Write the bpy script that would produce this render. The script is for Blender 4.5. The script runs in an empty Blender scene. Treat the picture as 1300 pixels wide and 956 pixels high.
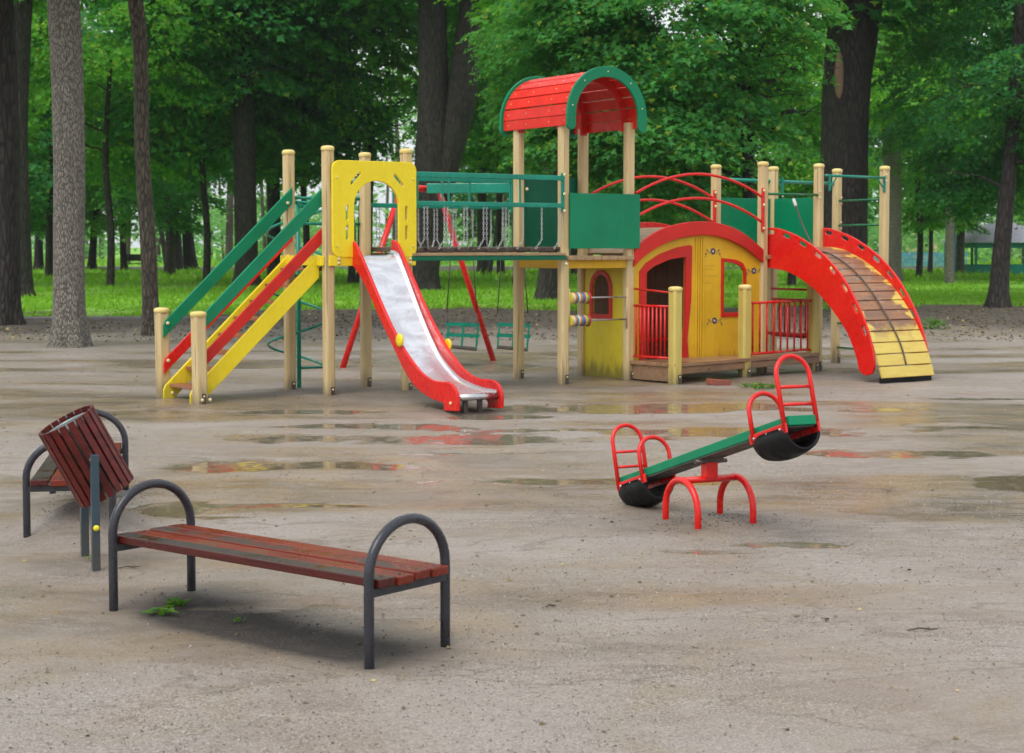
import bpy, math, random
import numpy as np
from math import sin, cos, pi, radians, sqrt, exp
from mathutils import Vector, Matrix

rng = random.Random(7)
nr = np.random.RandomState(11)
scene = bpy.context.scene
col = scene.collection

# ------------------------------------------------------------------ camera maths
F = 2150.0; PITCH = radians(3.25); HC = 1.545
def ray(px, py):
    a = (px-650)/F; b = (433-py)/F
    return (a, cos(PITCH)+b*sin(PITCH), -sin(PITCH)+b*cos(PITCH))
def G(px, py, z=0.0):
    r = ray(px, py); t = (z-HC)/r[2]
    return Vector((r[0]*t, r[1]*t, z))
def atd(px, d, z=0.0):
    return Vector(((px-650)/F*d, d, z))

# ------------------------------------------------------------------ object helpers
def link(o, parent=None):
    col.objects.link(o)
    if parent is not None: o.parent = parent
    return o
def tag(o, label=None, cat=None, group=None, kind=None):
    if label: o['label'] = label
    if cat: o['category'] = cat
    if group: o['group'] = group
    if kind: o['kind'] = kind
    return o
def thing(name, label, cat, loc=(0,0,0), rz=0, group=None):
    o = bpy.data.objects.new(name, None); o.location = loc; o.rotation_euler = (0,0,rz)
    o.empty_display_size = .2
    link(o); return tag(o, label, cat, group)
def copy_tree(o, parent=None):
    c = o.copy(); col.objects.link(c)
    if parent is not None: c.parent = parent
    for ch in list(o.children): copy_tree(ch, c)
    return c

class MB:
    def __init__(s): s.v=[]; s.f=[]; s.sm=[]
    def add(s, vs, fs, smooth=False):
        n=len(s.v); s.v.extend([tuple(v) for v in vs])
        s.f.extend([tuple(i+n for i in f) for f in fs]); s.sm.extend([smooth]*len(fs)); return s
    def box(s, c, sz, M=None):
        x,y,z=[k/2 for k in sz]
        vs=[Vector(p) for p in ((-x,-y,-z),(x,-y,-z),(x,y,-z),(-x,y,-z),(-x,-y,z),(x,-y,z),(x,y,z),(-x,y,z))]
        if M is not None: vs=[M@v for v in vs]
        c=Vector(c); vs=[v+c for v in vs]
        return s.add(vs,[(0,3,2,1),(4,5,6,7),(0,1,5,4),(1,2,6,5),(2,3,7,6),(3,0,4,7)])
    def beam(s, p, q, w, h, up=(0,0,1)):
        p=Vector(p); q=Vector(q); d=(q-p); L=d.length; d.normalize(); up=Vector(up)
        y=up.cross(d).normalized(); z=d.cross(y)
        M=Matrix((d,y,z)).transposed()
        return s.box((p+q)/2,(L,w,h),M)
    def prism(s, poly, h0, h1, M=None):
        """poly in XY extruded h0..h1 in Z"""
        n=len(poly)
        vs=[Vector((x,y,h0)) for x,y in poly]+[Vector((x,y,h1)) for x,y in poly]
        if M is not None: vs=[M@v for v in vs]
        fs=[tuple(range(n-1,-1,-1)),tuple(range(n,2*n))]+[(i,(i+1)%n,n+(i+1)%n,n+i) for i in range(n)]
        return s.add(vs,fs)
    def tube(s, pts, r, seg=12, closed=False, cap=True, smooth=True):
        pts=[Vector(p) for p in pts]; n=len(pts)
        R=r if hasattr(r,'__len__') else [r]*n
        T=[]
        for i in range(n):
            if closed: t=pts[(i+1)%n]-pts[i-1]
            else: t=pts[min(i+1,n-1)]-pts[max(i-1,0)]
            T.append(t.normalized())
        up=Vector((0,0,1)) if abs(T[0].z)<.9 else Vector((1,0,0))
        a=T[0].cross(up).normalized(); vs=[]
        for i in range(n):
            a=(a-T[i]*a.dot(T[i])).normalized(); b=T[i].cross(a)
            for k in range(seg):
                t=2*pi*k/seg; vs.append(pts[i]+(a*cos(t)+b*sin(t))*R[i])
        fs=[]
        for i in range(n if closed else n-1):
            j=(i+1)%n
            for k in range(seg):
                k2=(k+1)%seg; fs.append((i*seg+k,i*seg+k2,j*seg+k2,j*seg+k))
        base=len(s.v); s.add(vs,fs,smooth)
        if cap and not closed:
            s.f.append(tuple(base+k for k in range(seg-1,-1,-1))); s.sm.append(False)
            s.f.append(tuple(base+(n-1)*seg+k for k in range(seg))); s.sm.append(False)
        return s
    def lathe(s, prof, seg=20, M=None, c=(0,0,0), smooth=True):
        vs=[];n=len(prof)
        for r,z in prof:
            for k in range(seg):
                t=2*pi*k/seg; vs.append(Vector((r*cos(t),r*sin(t),z)))
        if M is not None: vs=[M@v for v in vs]
        c=Vector(c); vs=[v+c for v in vs]
        fs=[(i*seg+k,i*seg+(k+1)%seg,(i+1)*seg+(k+1)%seg,(i+1)*seg+k) for i in range(n-1) for k in range(seg)]
        b=len(s.v); s.add(vs,fs,smooth)
        s.f.append(tuple(b+k for k in range(seg-1,-1,-1))); s.sm.append(False)
        s.f.append(tuple(b+(n-1)*seg+k for k in range(seg))); s.sm.append(False)
        return s
    def sphere(s, c, r, seg=12, rings=7, sc=(1,1,1)):
        prof=[(max(.001,sin(pi*i/rings))*r,-cos(pi*i/rings)*r) for i in range(rings+1)]
        M=Matrix.Diagonal(sc).to_3x3() if len(sc)==3 else None
        return s.lathe(prof,seg,M,c)
    def mesh(s, name, mat):
        m=bpy.data.meshes.new(name); m.from_pydata(s.v,[],s.f)
        m.polygons.foreach_set('use_smooth',s.sm); m.materials.append(mat); m.update(); return m
    def build(s, name, mat, parent=None, bevel=0, bseg=2):
        o=bpy.data.objects.new(name,s.mesh(name,mat)); link(o,parent)
        if bevel:
            b=o.modifiers.new('bevel','BEVEL'); b.width=bevel; b.segments=bseg; b.limit_method='ANGLE'; b.angle_limit=radians(40)
        return o

def ang(axis): return Vector(axis).to_track_quat('Z','Y').to_matrix()

VPL = lambda v: Matrix(((1,0,0,0),(0,0,-1,v),(0,1,0,0),(0,0,0,1)))     # plate in (u,z) at local y = v
UPL = lambda u: Matrix(((0,0,1,u),(1,0,0,0),(0,1,0,0),(0,0,0,1)))      # plate in (v,z) at local x = u
def plate(name, loops, thick, mat, M, parent=None, bev=.004):
    c=bpy.data.curves.new(name,'CURVE'); c.dimensions='2D'; c.fill_mode='BOTH'
    c.extrude=thick/2-bev; c.bevel_depth=bev; c.bevel_resolution=1; c.offset=-bev
    for L in loops:
        sp=c.splines.new('POLY'); sp.points.add(len(L)-1); sp.use_cyclic_u=True
        for i,(x,y) in enumerate(L): sp.points[i].co=(x,y,0,1)
    o=bpy.data.objects.new(name,c)
    me=bpy.data.meshes.new_from_object(o)
    bpy.data.objects.remove(o); bpy.data.curves.remove(c)
    me.name=name; me.transform(M); me.materials.clear(); me.materials.append(mat)
    for p in me.polygons: p.use_smooth=False
    o=bpy.data.objects.new(name,me); return link(o,parent)
def arc(cx,cy,r,a0,a1,n=16,ry=None):
    ry=ry or r
    return [(cx+r*cos(radians(a0+(a1-a0)*i/n)),cy+ry*sin(radians(a0+(a1-a0)*i/n))) for i in range(n+1)]
def rrect(x0,y0,x1,y1,r,n=5):
    return arc(x0+r,y0+r,r,180,270,n)+arc(x1-r,y0+r,r,270,360,n)+arc(x1-r,y1-r,r,0,90,n)+arc(x0+r,y1-r,r,90,180,n)
def smooth(P, n=4, closed=False):
    """Catmull-Rom"""
    out=[]; m=len(P)
    for i in range(m if closed else m-1):
        p0=P[(i-1)%m] if closed or i>0 else P[0]; p1=P[i]; p2=P[(i+1)%m]; p3=P[(i+2)%m] if closed or i+2<m else P[-1]
        for k in range(n):
            t=k/n
            out.append(tuple(.5*((2*b)+(-a+c)*t+(2*a-5*b+4*c-d)*t*t+(-a+3*b-3*c+d)*t**3) for a,b,c,d in zip(p0,p1,p2,p3)))
    if not closed: out.append(tuple(P[-1]))
    return out

# ------------------------------------------------------------------ materials
class NT:
    def __init__(s,name):
        s.m=bpy.data.materials.new(name); s.m.use_nodes=True; s.t=s.m.node_tree; s.n=s.t.nodes
        s.n.clear(); s.out=s.n.new('ShaderNodeOutputMaterial')
    def add(s,typ,**k):
        n=s.n.new('ShaderNode'+typ)
        for a,b in k.items():
            if a.startswith('i_'):
                key=a[2:]; key=int(key) if key.isdigit() else key.replace('_',' ')
                s.set(n.inputs[key],b)
            else: setattr(n,a,b)
        return n
    def set(s,inp,v):
        if isinstance(v,bpy.types.NodeSocket): s.t.links.new(v,inp)
        elif isinstance(v,bpy.types.Node): s.t.links.new(v.outputs[0],inp)
        elif hasattr(v,'__len__') and inp.type=='RGBA' and len(v)==3: inp.default_value=(*v,1)
        else: inp.default_value=v
    def mix(s,f,a,b,bt='MIX'):
        n=s.n.new('ShaderNodeMix'); n.data_type='RGBA'; n.blend_type=bt
        s.set(n.inputs[0],f); s.set(n.inputs[6],a); s.set(n.inputs[7],b); return n.outputs[2]
    def math(s,op,a,b=0,c=0,clamp=False):
        n=s.n.new('ShaderNodeMath'); n.operation=op; n.use_clamp=clamp
        s.set(n.inputs[0],a); s.set(n.inputs[1],b)
        if op in('MULTIPLY_ADD','SMOOTH_MIN'): s.set(n.inputs[2],c)
        return n.outputs[0]
    def ramp(s,f,lo,hi,a=0.,b=1.):
        n=s.n.new('ShaderNodeMapRange'); n.interpolation_type='SMOOTHSTEP'
        s.set(n.inputs[0],f); s.set(n.inputs[1],lo); s.set(n.inputs[2],hi); s.set(n.inputs[3],a); s.set(n.inputs[4],b); return n.outputs[0]
    def coord(s,kind='Object',scale=(1,1,1)):
        c=s.n.new('ShaderNodeTexCoord'); m=s.n.new('ShaderNodeMapping'); m.inputs['Scale'].default_value=scale
        s.t.links.new(c.outputs[kind],m.inputs[0]); return m.outputs[0]
    def noise(s,vec,scale,detail=4,rough=.55,dist=0):
        n=s.n.new('ShaderNodeTexNoise'); s.set(n.inputs['Vector'],vec); s.set(n.inputs['Scale'],scale)
        n.inputs['Detail'].default_value=detail; n.inputs['Roughness'].default_value=rough; n.inputs['Distortion'].default_value=dist
        return n.outputs[0]
    def bump(s,h,strength=.3,dist=.01,normal=None):
        n=s.n.new('ShaderNodeBump'); s.set(n.inputs['Height'],h); n.inputs['Strength'].default_value=strength; n.inputs['Distance'].default_value=dist
        if normal is not None: s.set(n.inputs['Normal'],normal)
        return n.outputs[0]
    def bsdf(s,**k):
        b=s.n.new('ShaderNodeBsdfPrincipled')
        for a,v in k.items(): s.set(b.inputs[a.replace('_',' ')],v)
        s.t.links.new(b.outputs[0],s.out.inputs[0]); return b

def paint(name, c, c2=None, rough=.32, wear=None, wear_amt=.0, grime=0, gcol=(.09,.075,.05), metal=0, spec=.3, drops=0, vstretch=1, coat=.0, nscale=2.5, gtop=.35):
    """painted or varnished surface, wet, with uneven colour, chipped spots and splashed mud near the ground"""
    t=NT(name); v=t.coord('Object'); vs=t.coord('Object',(6,6,.8)) 
    c2=c2 or tuple(k*.72 for k in c)
    n1=t.noise(v,nscale,5,.6); base=t.mix(t.ramp(n1,.35,.7),c,c2)
    n3=t.noise(vs,4,4,.6); base=t.mix(t.ramp(n3,.5,.85,0,.35),base,tuple(k*.6 for k in c))
    if wear:
        n2=t.noise(v,22,6,.75); base=t.mix(t.ramp(n2,.72-wear_amt,.76-wear_amt),base,wear)
    if grime:
        sep=t.add('SeparateXYZ',i_0=v); g=t.math('MULTIPLY_ADD',t.noise(vs,3,5,.7),gtop*1.6,-gtop*.35)
        f=t.ramp(t.math('SUBTRACT',sep.outputs[2],g),-.12,.1,grime,0)
        base=t.mix(f,base,gcol)
    r=t.ramp(t.noise(v,14,4,.6),.3,.75,rough*.7,min(1,rough*1.5))
    h=t.noise(v,90,3,.6); nb=t.bump(h,.12,.004)
    if drops:
        vo=t.add('TexVoronoi',i_Vector=v,i_Scale=110.); vo.feature='F1'
        d=t.ramp(vo.outputs['Distance'],.0,.42,1,0); msk=t.ramp(t.noise(v,30,2,.5),.5,.6)
        nb=t.bump(t.math('MULTIPLY',d,msk),drops,.004,nb)
    t.bsdf(Base_Color=base,Roughness=r,Metallic=metal,Normal=nb,Specular_IOR_Level=spec,Coat_Weight=coat,Coat_Roughness=.1)
    return t.m

def woodm(name, a, b, axis=2, rough=.5, grime=0, stain=None, gcol=(.10,.08,.05)):
    t=NT(name); sc=[14,14,14]; sc[axis]=.9
    v=t.coord('Object',tuple(sc)); vo=t.coord('Object')
    n=t.noise(v,1.6,6,.6,.6); base=t.mix(t.ramp(n,.35,.68),a,b)
    fine=t.noise(v,7,3,.7); base=t.mix(t.ramp(fine,.55,.8,0,.45),base,tuple(k*.55 for k in a))
    ck=t.noise(t.coord('Object',tuple(34 if k!=axis else .7 for k in range(3))),1.,3,.5); base=t.mix(t.ramp(ck,.63,.655,0,.75),base,tuple(k*.25 for k in a))
    n2=t.noise(vo,1.3,4,.6); base=t.mix(t.ramp(n2,.4,.75,0,.4),base,tuple(k*.75 for k in b))
    if stain: base=t.mix(t.ramp(t.noise(vo,3.3,6,.65),.5,.6),base,stain)
    if grime:
        sep=t.add('SeparateXYZ',i_0=vo); g=t.math('MULTIPLY_ADD',t.noise(v,1.4,5,.7),.6,-.18)
        base=t.mix(t.ramp(t.math('SUBTRACT',sep.outputs[2],g),-.16,.14,grime,0),base,gcol)
    nb=t.bump(t.math('ADD',n,t.math('MULTIPLY',fine,.4)),.25,.004)
    t.bsdf(Base_Color=base,Roughness=t.ramp(n2,.3,.8,rough*.6,rough*1.2),Normal=nb)
    return t.m

M={}
M['pine']=woodm('pine_glulam',(.64,.50,.26),(.56,.41,.19),2,.55,grime=.75)
M['pine_y']=woodm('yellowed_post_wood',(.62,.50,.13),(.52,.40,.10),2,.5,grime=.8,gcol=(.13,.11,.06))
M['cap']=paint('cream_plastic',(.74,.60,.24),(.66,.50,.16),.4)
M['cream']=paint('cream_bolt_cap',(.78,.68,.40),None,.4)
M['yellow']=paint('yellow_paint',(.86,.69,.025),(.82,.64,.020),.28,grime=.3,wear=(.45,.36,.12),wear_amt=0)
M['yellow_old']=paint('old_yellow_paint',(.72,.59,.015),(.62,.49,.012),.4,grime=.75,gcol=(.09,.075,.025),gtop=.38)
M['ochre']=paint('ochre_wall_paint',(.74,.47,.025),(.66,.38,.018),.45,wear=(.22,.16,.08),wear_amt=-.03,grime=.8,gcol=(.12,.09,.045),gtop=.45)
M['red']=paint('red_gloss_paint',(.72,.012,.008),(.60,.009,.007),.28,wear=(.34,.13,.09),wear_amt=-.015,coat=.12,spec=.4)
M['red_old']=paint('faded_red_paint',(.60,.020,.012),(.46,.018,.014),.4,wear=(.33,.14,.10),wear_amt=.02)
M['red_roof']=paint('red_board_stain',(.72,.026,.012),(.60,.016,.009),.42,wear=(.40,.12,.06),wear_amt=-.05)
M['green']=paint('green_paint',(.0,.215,.095),(.0,.18,.08),.4)
M['green_d']=paint('dark_green_paint',(.0,.14,.065),(.0,.115,.06),.45,wear=(.05,.2,.12),wear_amt=-.03)
M['teal']=paint('teal_metal_paint',(.0,.25,.165),(.0,.20,.13),.3,coat=.3)
M['greenbar']=paint('green_bar_paint',(.0,.15,.055),None,.3,coat=.3)
M['plank_d']=woodm('worn_dark_plank',(.10,.065,.045),(.05,.035,.028),1,.5)
M['plank_b']=woodm('reddish_step_board',(.34,.14,.07),(.25,.09,.045),1,.5)
M['plank_p']=woodm('pale_deck_board',(.42,.29,.15),(.30,.20,.10),1,.5)
M['porch']=woodm('porch_board',(.36,.20,.10),(.24,.13,.07),0,.5,grime=.5)
M['inside']=woodm('brown_inner_board',(.16,.085,.04),(.11,.06,.03),2,.6)
M['steel']=paint('galvanised_steel',(.55,.56,.57),(.42,.43,.44),.35,metal=.9)
M['dsteel']=paint('rusty_steel',(.12,.10,.09),(.08,.06,.05),.5,metal=.4)
M['chrome']=paint('polished_pipe',(.62,.62,.63),(.5,.5,.5),.22,metal=.95)
M['black']=paint('black_rubber',(.007,.007,.008),(.012,.012,.012),.55,spec=.2)
M['tube']=paint('dark_grey_tube_paint',(.035,.036,.046),(.028,.028,.034),.26,drops=.5,coat=.2,wear=(.12,.08,.06),wear_amt=-.05)
M['bin_post']=paint('blue_grey_post_paint',(.045,.075,.095),(.035,.055,.075),.4,wear=(.16,.13,.1),wear_amt=-.05,grime=.5)
M['liner']=paint('grey_green_liner',(.25,.30,.29),(.18,.22,.21),.4,metal=.4)
M['rope']=paint('worn_rope',(.13,.10,.075),(.07,.05,.04),.8)
M['blue']=paint('flower_blue_paint',(.02,.03,.16),None,.4)
M['white']=paint('white_paint',(.72,.72,.70),None,.5)
M['vine']=paint('painted_vine',(.22,.22,.12),None,.5)
M['scrib']=paint('pencil_grey',(.28,.21,.07),None,.6)
M['brick']=paint('worn_brick',(.30,.085,.05),(.22,.08,.055),.7,wear=(.35,.28,.22),wear_amt=.03)
M['roofgrey']=paint('grey_roof_sheet',(.30,.30,.33),(.24,.24,.27),.5)
M['under']=paint('dark_board_underside',(.12,.115,.105),(.08,.075,.07),.7)
M['lblue']=paint('light_blue_paint',(.10,.38,.50),None,.5)
M['bpole']=paint('blue_pole_paint',(.02,.25,.55),None,.5)
M['house']=paint('pale_yellow_plaster',(.62,.52,.28),None,.8)
M['glass']=paint('dark_window',(.03,.04,.05),None,.15)
M['gteal']=paint('pavilion_teal_paint',(.0,.20,.16),(.0,.15,.13),.5)
for nme,c in dict(bead_white=(.75,.74,.68),bead_orange=(.75,.22,.03),bead_blue=(.03,.28,.42),bead_purple=(.30,.08,.36),bead_yellow=(.72,.60,.08),bead_red=(.62,.03,.05),bead_green=(.16,.42,.08)).items(): M[nme]=paint(nme,c,None,.35)

# wet red-brown varnished boards of the benches and the bin
def varnish(name, a, b, bare, bare_f):
    t=NT(name); v=t.coord('Object'); g=t.coord('Object',(1.2,16,16))
    n=t.noise(g,1.5,6,.65,.5); base=t.mix(t.ramp(n,.38,.66),a,b)
    m=t.noise(v,4.5,6,.7,.4); nz=t.add('SeparateXYZ',i_0=t.add('NewGeometry').outputs['Normal']).outputs[2]; top=t.ramp(t.math('MULTIPLY_ADD',m,.4,nz),.75,1.1); base=t.mix(t.math('MULTIPLY',t.ramp(m,.60-bare_f,.68-bare_f),top),base,bare)
    fine=t.noise(g,6,3,.7); base=t.mix(t.ramp(fine,.58,.75,0,.6),base,tuple(k*.4 for k in a))
    vo=t.add('TexVoronoi',i_Vector=v,i_Scale=95.); d=t.ramp(vo.outputs['Distance'],0,.4,1,0)
    d=t.math('MULTIPLY',d,t.ramp(t.noise(v,9,2,.5),.52,.6))
    nb=t.bump(d,.5,.004,t.bump(t.math('ADD',n,fine),.3,.003))
    t.bsdf(Base_Color=base,Roughness=t.ramp(m,.3,.65,.2,.5),Normal=nb,Specular_IOR_Level=.35); return t.m
M['bench']=varnish('bench_varnish',(.18,.026,.011),(.11,.016,.009),(.060,.038,.028),.14)
M['bench_worn']=varnish('bench_worn_front',(.085,.012,.009),(.055,.010,.008),(.050,.038,.031),.24)
M['bench_red']=varnish('bench_red_plank',(.20,.026,.010),(.12,.016,.008),(.13,.045,.015),.06)
M['slat']=varnish('bin_slat_varnish',(.125,.012,.009),(.065,.009,.007),(.045,.018,.014),.04)

# slide steel
def slide_steel():
    t=NT('slide_steel'); v=t.coord('Object',(1,1,1)); a=t.coord('Object',(1,2.2,2.2))
    n=t.noise(a,2.2,5,.6,1.2); sp=t.noise(v,60,3,.7)
    base=t.mix(t.ramp(n,.35,.65),(.86,.86,.88),(.62,.61,.64)); base=t.mix(t.ramp(sp,.62,.7,0,.5),base,(.8,.8,.82))
    r=t.ramp(n,.35,.7,.16,.36)
    t.bsdf(Base_Color=base,Metallic=.85,Roughness=r,Normal=t.bump(sp,.1,.002)); return t.m
M['slide']=slide_steel()

# worn ramp boards: yellow paint rubbed down to brown wood along the middle (local x across, y along)
def ramp_mat():
    t=NT('worn_ramp_boards'); v=t.coord('Object'); g=t.coord('Object',(1.2,10,10)); s=t.add('SeparateXYZ',i_0=v)
    across=t.math('ABSOLUTE',t.math('SUBTRACT',s.outputs[0],6.35))
    n=t.noise(v,4,5,.7,.8); n2=t.noise(g,2.2,6,.65,.6)
    pl=t.noise(t.coord('Object',(1.5,5.2,5.2)),1.3,1,.5); edge=t.math('ADD',across,t.math('ADD',t.math('MULTIPLY_ADD',n,.5,-.26),t.math('MULTIPLY_ADD',pl,.5,-.25)))
    m=t.ramp(edge,.33,.37,1,0)
    low=t.ramp(t.math('MULTIPLY_ADD',n,.30,s.outputs[1]),-1.58,-1.44)
    m=t.math('MULTIPLY',m,low)
    br=t.mix(t.ramp(n2,.4,.62),(.20,.11,.068),(.33,.145,.06)); br=t.mix(t.ramp(t.noise(v,9,4,.6),.58,.66,0,.8),br,(.30,.27,.22))
    ye=t.mix(t.ramp(n2,.4,.7),(.66,.50,.10),(.58,.40,.08)); ye=t.mix(t.ramp(t.noise(v,14,5,.7),.62,.7,0,.6),ye,(.3,.2,.08))
    t.bsdf(Base_Color=t.mix(m,ye,br),Roughness=t.ramp(n,.3,.7,.25,.5),Normal=t.bump(n2,.3,.004)); return t.m
M['ramp']=ramp_mat()

def bark(name,a,b,moss,sc=7,mossf=.3):
    t=NT(name); v=t.coord('Object',(sc,sc,sc*.22)); vo=t.coord('Object')
    n=t.noise(v,1.5,7,.68,.7); w=t.add('TexVoronoi',i_Vector=v,i_Scale=2.3); w.feature='DISTANCE_TO_EDGE'
    cr=t.ramp(w.outputs[0],0,.25); base=t.mix(t.ramp(n,.35,.66),b,a); base=t.mix(cr,tuple(k*.35 for k in b),base)
    base=t.mix(t.ramp(t.noise(vo,1.1,6,.7),.55,.7,0,mossf),base,moss)
    base=t.mix(t.ramp(t.noise(vo,26,3,.7),.64,.72,0,.5),base,tuple(min(1,k*1.9) for k in a))
    t.bsdf(Base_Color=base,Roughness=.75,Normal=t.bump(t.math('ADD',n,cr),.7,.03)); return t.m
M['scar']=woodm('bare_scar_wood',(.30,.19,.11),(.20,.12,.07),2,.7)
M['bark_grey']=bark('grey_brown_bark',(.36,.33,.28),(.25,.225,.185),(.12,.13,.07),20,.3)
M['bark_dark']=bark('dark_wet_bark',(.050,.037,.030),(.028,.021,.017),(.035,.045,.02),5,.4)
M['bark_brown']=bark('brown_bark',(.15,.12,.085),(.10,.08,.056),(.07,.08,.035),9,.4)

def leafm(name,a,b,c,trans=.35,rough=.42):
    t=NT(name); geo=t.add('NewGeometry'); oi=t.add('ObjectInfo')
    r=geo.outputs['Random Per Island']
    base=t.mix(t.ramp(r,.1,.9),a,b); base=t.mix(t.ramp(t.math('FRACT',t.math('MULTIPLY',r,17.3)),.86,.98),base,c)
    base=t.mix(t.math('MULTIPLY',oi.outputs['Random'],.2),base,tuple(k*.55 for k in a))
    p=t.n.new('ShaderNodeBsdfPrincipled'); t.set(p.inputs['Base Color'],base); p.inputs['Roughness'].default_value=rough
    p.inputs['Specular IOR Level'].default_value=.28
    tr=t.n.new('ShaderNodeBsdfTranslucent'); t.set(tr.inputs[0],t.mix(.55,base,t.mix(.5,b,(.30,.66,.03))))
    mx=t.n.new('ShaderNodeMixShader'); mx.inputs[0].default_value=trans
    t.t.links.new(p.outputs[0],mx.inputs[1]); t.t.links.new(tr.outputs[0],mx.inputs[2]); t.t.links.new(mx.outputs[0],t.out.inputs[0]); return t.m
M['leaf_a']=leafm('maple_leaf_mid',(.035,.21,.050),(.085,.35,.055),(.32,.44,.04),.5,.5)
M['leaf_b']=leafm('linden_leaf_deep',(.030,.20,.065),(.065,.30,.07),(.22,.42,.04),.5,.5)
M['leaf_c']=leafm('leaf_yellow_green',(.09,.35,.035),(.19,.50,.045),(.44,.54,.05),.52,.5)
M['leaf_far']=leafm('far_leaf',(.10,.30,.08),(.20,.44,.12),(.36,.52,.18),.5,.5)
M['grass']=leafm('grass_blade',(.19,.44,.025),(.30,.56,.035),(.30,.42,.06),.4,.45)
M['weed']=leafm('weed_leaf',(.05,.16,.02),(.12,.28,.03),(.30,.34,.06),.35)
M['litter']=leafm('dead_leaf',(.10,.07,.035),(.24,.17,.085),(.55,.42,.18),.1,.6)

# ------------------------------------------------------------------ ground
def vnoise(x,y,scale,seed):
    r=np.random.RandomState(seed).rand(256,256); x=x*scale+37.3; y=y*scale+91.7
    xi=np.floor(x).astype(int); yi=np.floor(y).astype(int); fx=x-xi; fy=y-yi
    fx=fx*fx*(3-2*fx); fy=fy*fy*(3-2*fy); a=lambda i,j: r[(xi+i)%256,(yi+j)%256]
    return (a(0,0)*(1-fx)+a(1,0)*fx)*(1-fy)+(a(0,1)*(1-fx)+a(1,1)*fx)*fy
def fbm(x,y,s,seed,o=4):
    t=0;amp=.5
    for k in range(o): t=t+amp*vnoise(x,y,s*2**k,seed+k); amp*=.5
    return t/(1-.5**o)
def axis_pts(segs):
    out=[]
    for a,b,s in segs: out+=list(np.arange(a,b,s))
    out.append(segs[-1][1]); return np.array(out)
xs=axis_pts([(-900,-120,60),(-120,-30,6),(-30,-9,.35),(-9,-3.6,.09),(-3.6,5.2,.05),(5.2,9,.09),(9,30,.35),(30,120,6),(120,900,60)])
ys=axis_pts([(-300,-20,40),(-20,2,2),(2,4.0,.1),(4.0,12,.04),(12,24,.055),(24,40,.15),(40,75,.5),(75,160,2),(160,900,40)])
X,Y=np.meshgrid(xs,ys)
near=np.clip((34-Y)/10,0,1)*np.clip((Y-2)/2,0,1)
Z=(fbm(X,Y*1.5,.55,3,4)-.5)*.055*near + (fbm(X,Y,.12,9,3)-.5)*.05*np.clip((Y-26)/15,0,1)
Z+=(fbm(X,Y,3.5,21,3)-.5)*.010*near
Z+=(fbm(X,Y,14,31,2)-.5)*.0035*near
def gau(cx,cy,sx,sy,h,rot=0):
    dx=X-cx; dy=Y-cy; u=dx*cos(rot)+dy*sin(rot); v=-dx*sin(rot)+dy*cos(rot)
    return h*np.exp(-(u/sx)**2-(v/sy)**2)
TH=radians(33.8); UA=Vector((cos(TH),sin(TH),0)); VA=Vector((-sin(TH),cos(TH),0)); PA=Vector((-1.853,17.1,0))
def PL(u,v,z=0): return PA+UA*u+VA*v+Vector((0,0,z))
# hollow under the front bench, mounds at its ends
bc=Vector((-.97,6.79,0)); brot=math.atan2(-.97,1.16)
Z+=gau(bc.x,bc.y,.70,.22,-.035,brot)+gau(bc.x+.1,bc.y+.38,.8,.12,.018,brot)+gau(-1.55,7.3,.3,.22,.022)
Z+=gau(-2.33,9.15,.24,.36,.15,.1)+gau(-2.45,9.9,.3,.6,.05,.1)+gau(-2.05,8.1,.4,.25,.03)
Z+=gau(1.08,9.25,.5,.35,.03,.4)+gau(1.3,8.75,.35,.12,-.04,.2)
for u,v in ((0,0),(.91,0),(-1.4,.3),(0,.9)): 
    p=PL(u,v); Z+=gau(p.x,p.y,.8,.5,.022,.5)
p=PL(.49,-2.2); Z+=gau(p.x,p.y,.45,.25,-.05,.4)
# puddles: flat water standing in the low places
PUD=[((500,541),1.1,.14),((860,517),2.1,.22),((1345,612),.50,.20),((1032,692),.17,.07),((215,642),.26,.13),((275,655),.25,.03),((400,770),.5,.03),((620,528),.7,.1),((1225,541),.55,.07),((1270,505),.9,.10),
     ((560,556),1.9,.20),((330,590),1.1,.16),((900,548),1.7,.18),((1130,575),.7,.14),((690,610),1.1,.10),((975,690),.38,.05),((330,522),1.2,.10),((740,545),1.3,.09),((600,575),.9,.07),((470,782),.33,.035),((905,700),.3,.06),((350,640),.8,.05)]
wet=np.zeros_like(Z)
wn=fbm(X,Y,1.6,77,4)-.5; wn2=fbm(X,Y,6,78,3)-.5
for (pp,sx,sy) in PUD:
    g=G(*pp); q=((X-g.x)/sx)**2+((Y-g.y)/(sy*2.2))**2
    m=np.clip((1.0+wn*3.2+wn2*1.0-q)*2.2,0,1)
    lvl=-.012 if q.shape else 0
    Z=Z*(1-m)+(-.012)*m
    wet=np.maximum(wet,m)
band=fbm(X,Y*3.2,.35,91,4)
damp=np.clip((band-.41)*4.5,0,1)*near*np.clip((Y-5.2)/2.2,.25,1)
grass=np.clip((Y-(36.8-(X>0)*0+.13*X*0+ (fbm(X,Y,.5,55,3)-.5)*6+np.where(X>6,6,0)+np.where((X>-6)&(X<6),4,0)))/1.2,0,1)
pathband=((Y+(fbm(X,Y,.06,66,3)-.5)*22)>97)&((Y+(fbm(X,Y,.06,66,3)-.5)*22)<122)
grass=np.where(pathband,0,grass)
soil=np.clip((Y-28-(fbm(X,Y,.4,44,3)-.5)*7)/4,0,1)
dark=np.exp(-(((X-bc.x)*cos(brot)+(Y-bc.y)*sin(brot))/.82)**4-((-(X-bc.x)*sin(brot)+(Y-bc.y)*cos(brot)+.02)/(.24+wn*.12))**4); dark=np.clip(dark*1.4,0,1)
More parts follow.
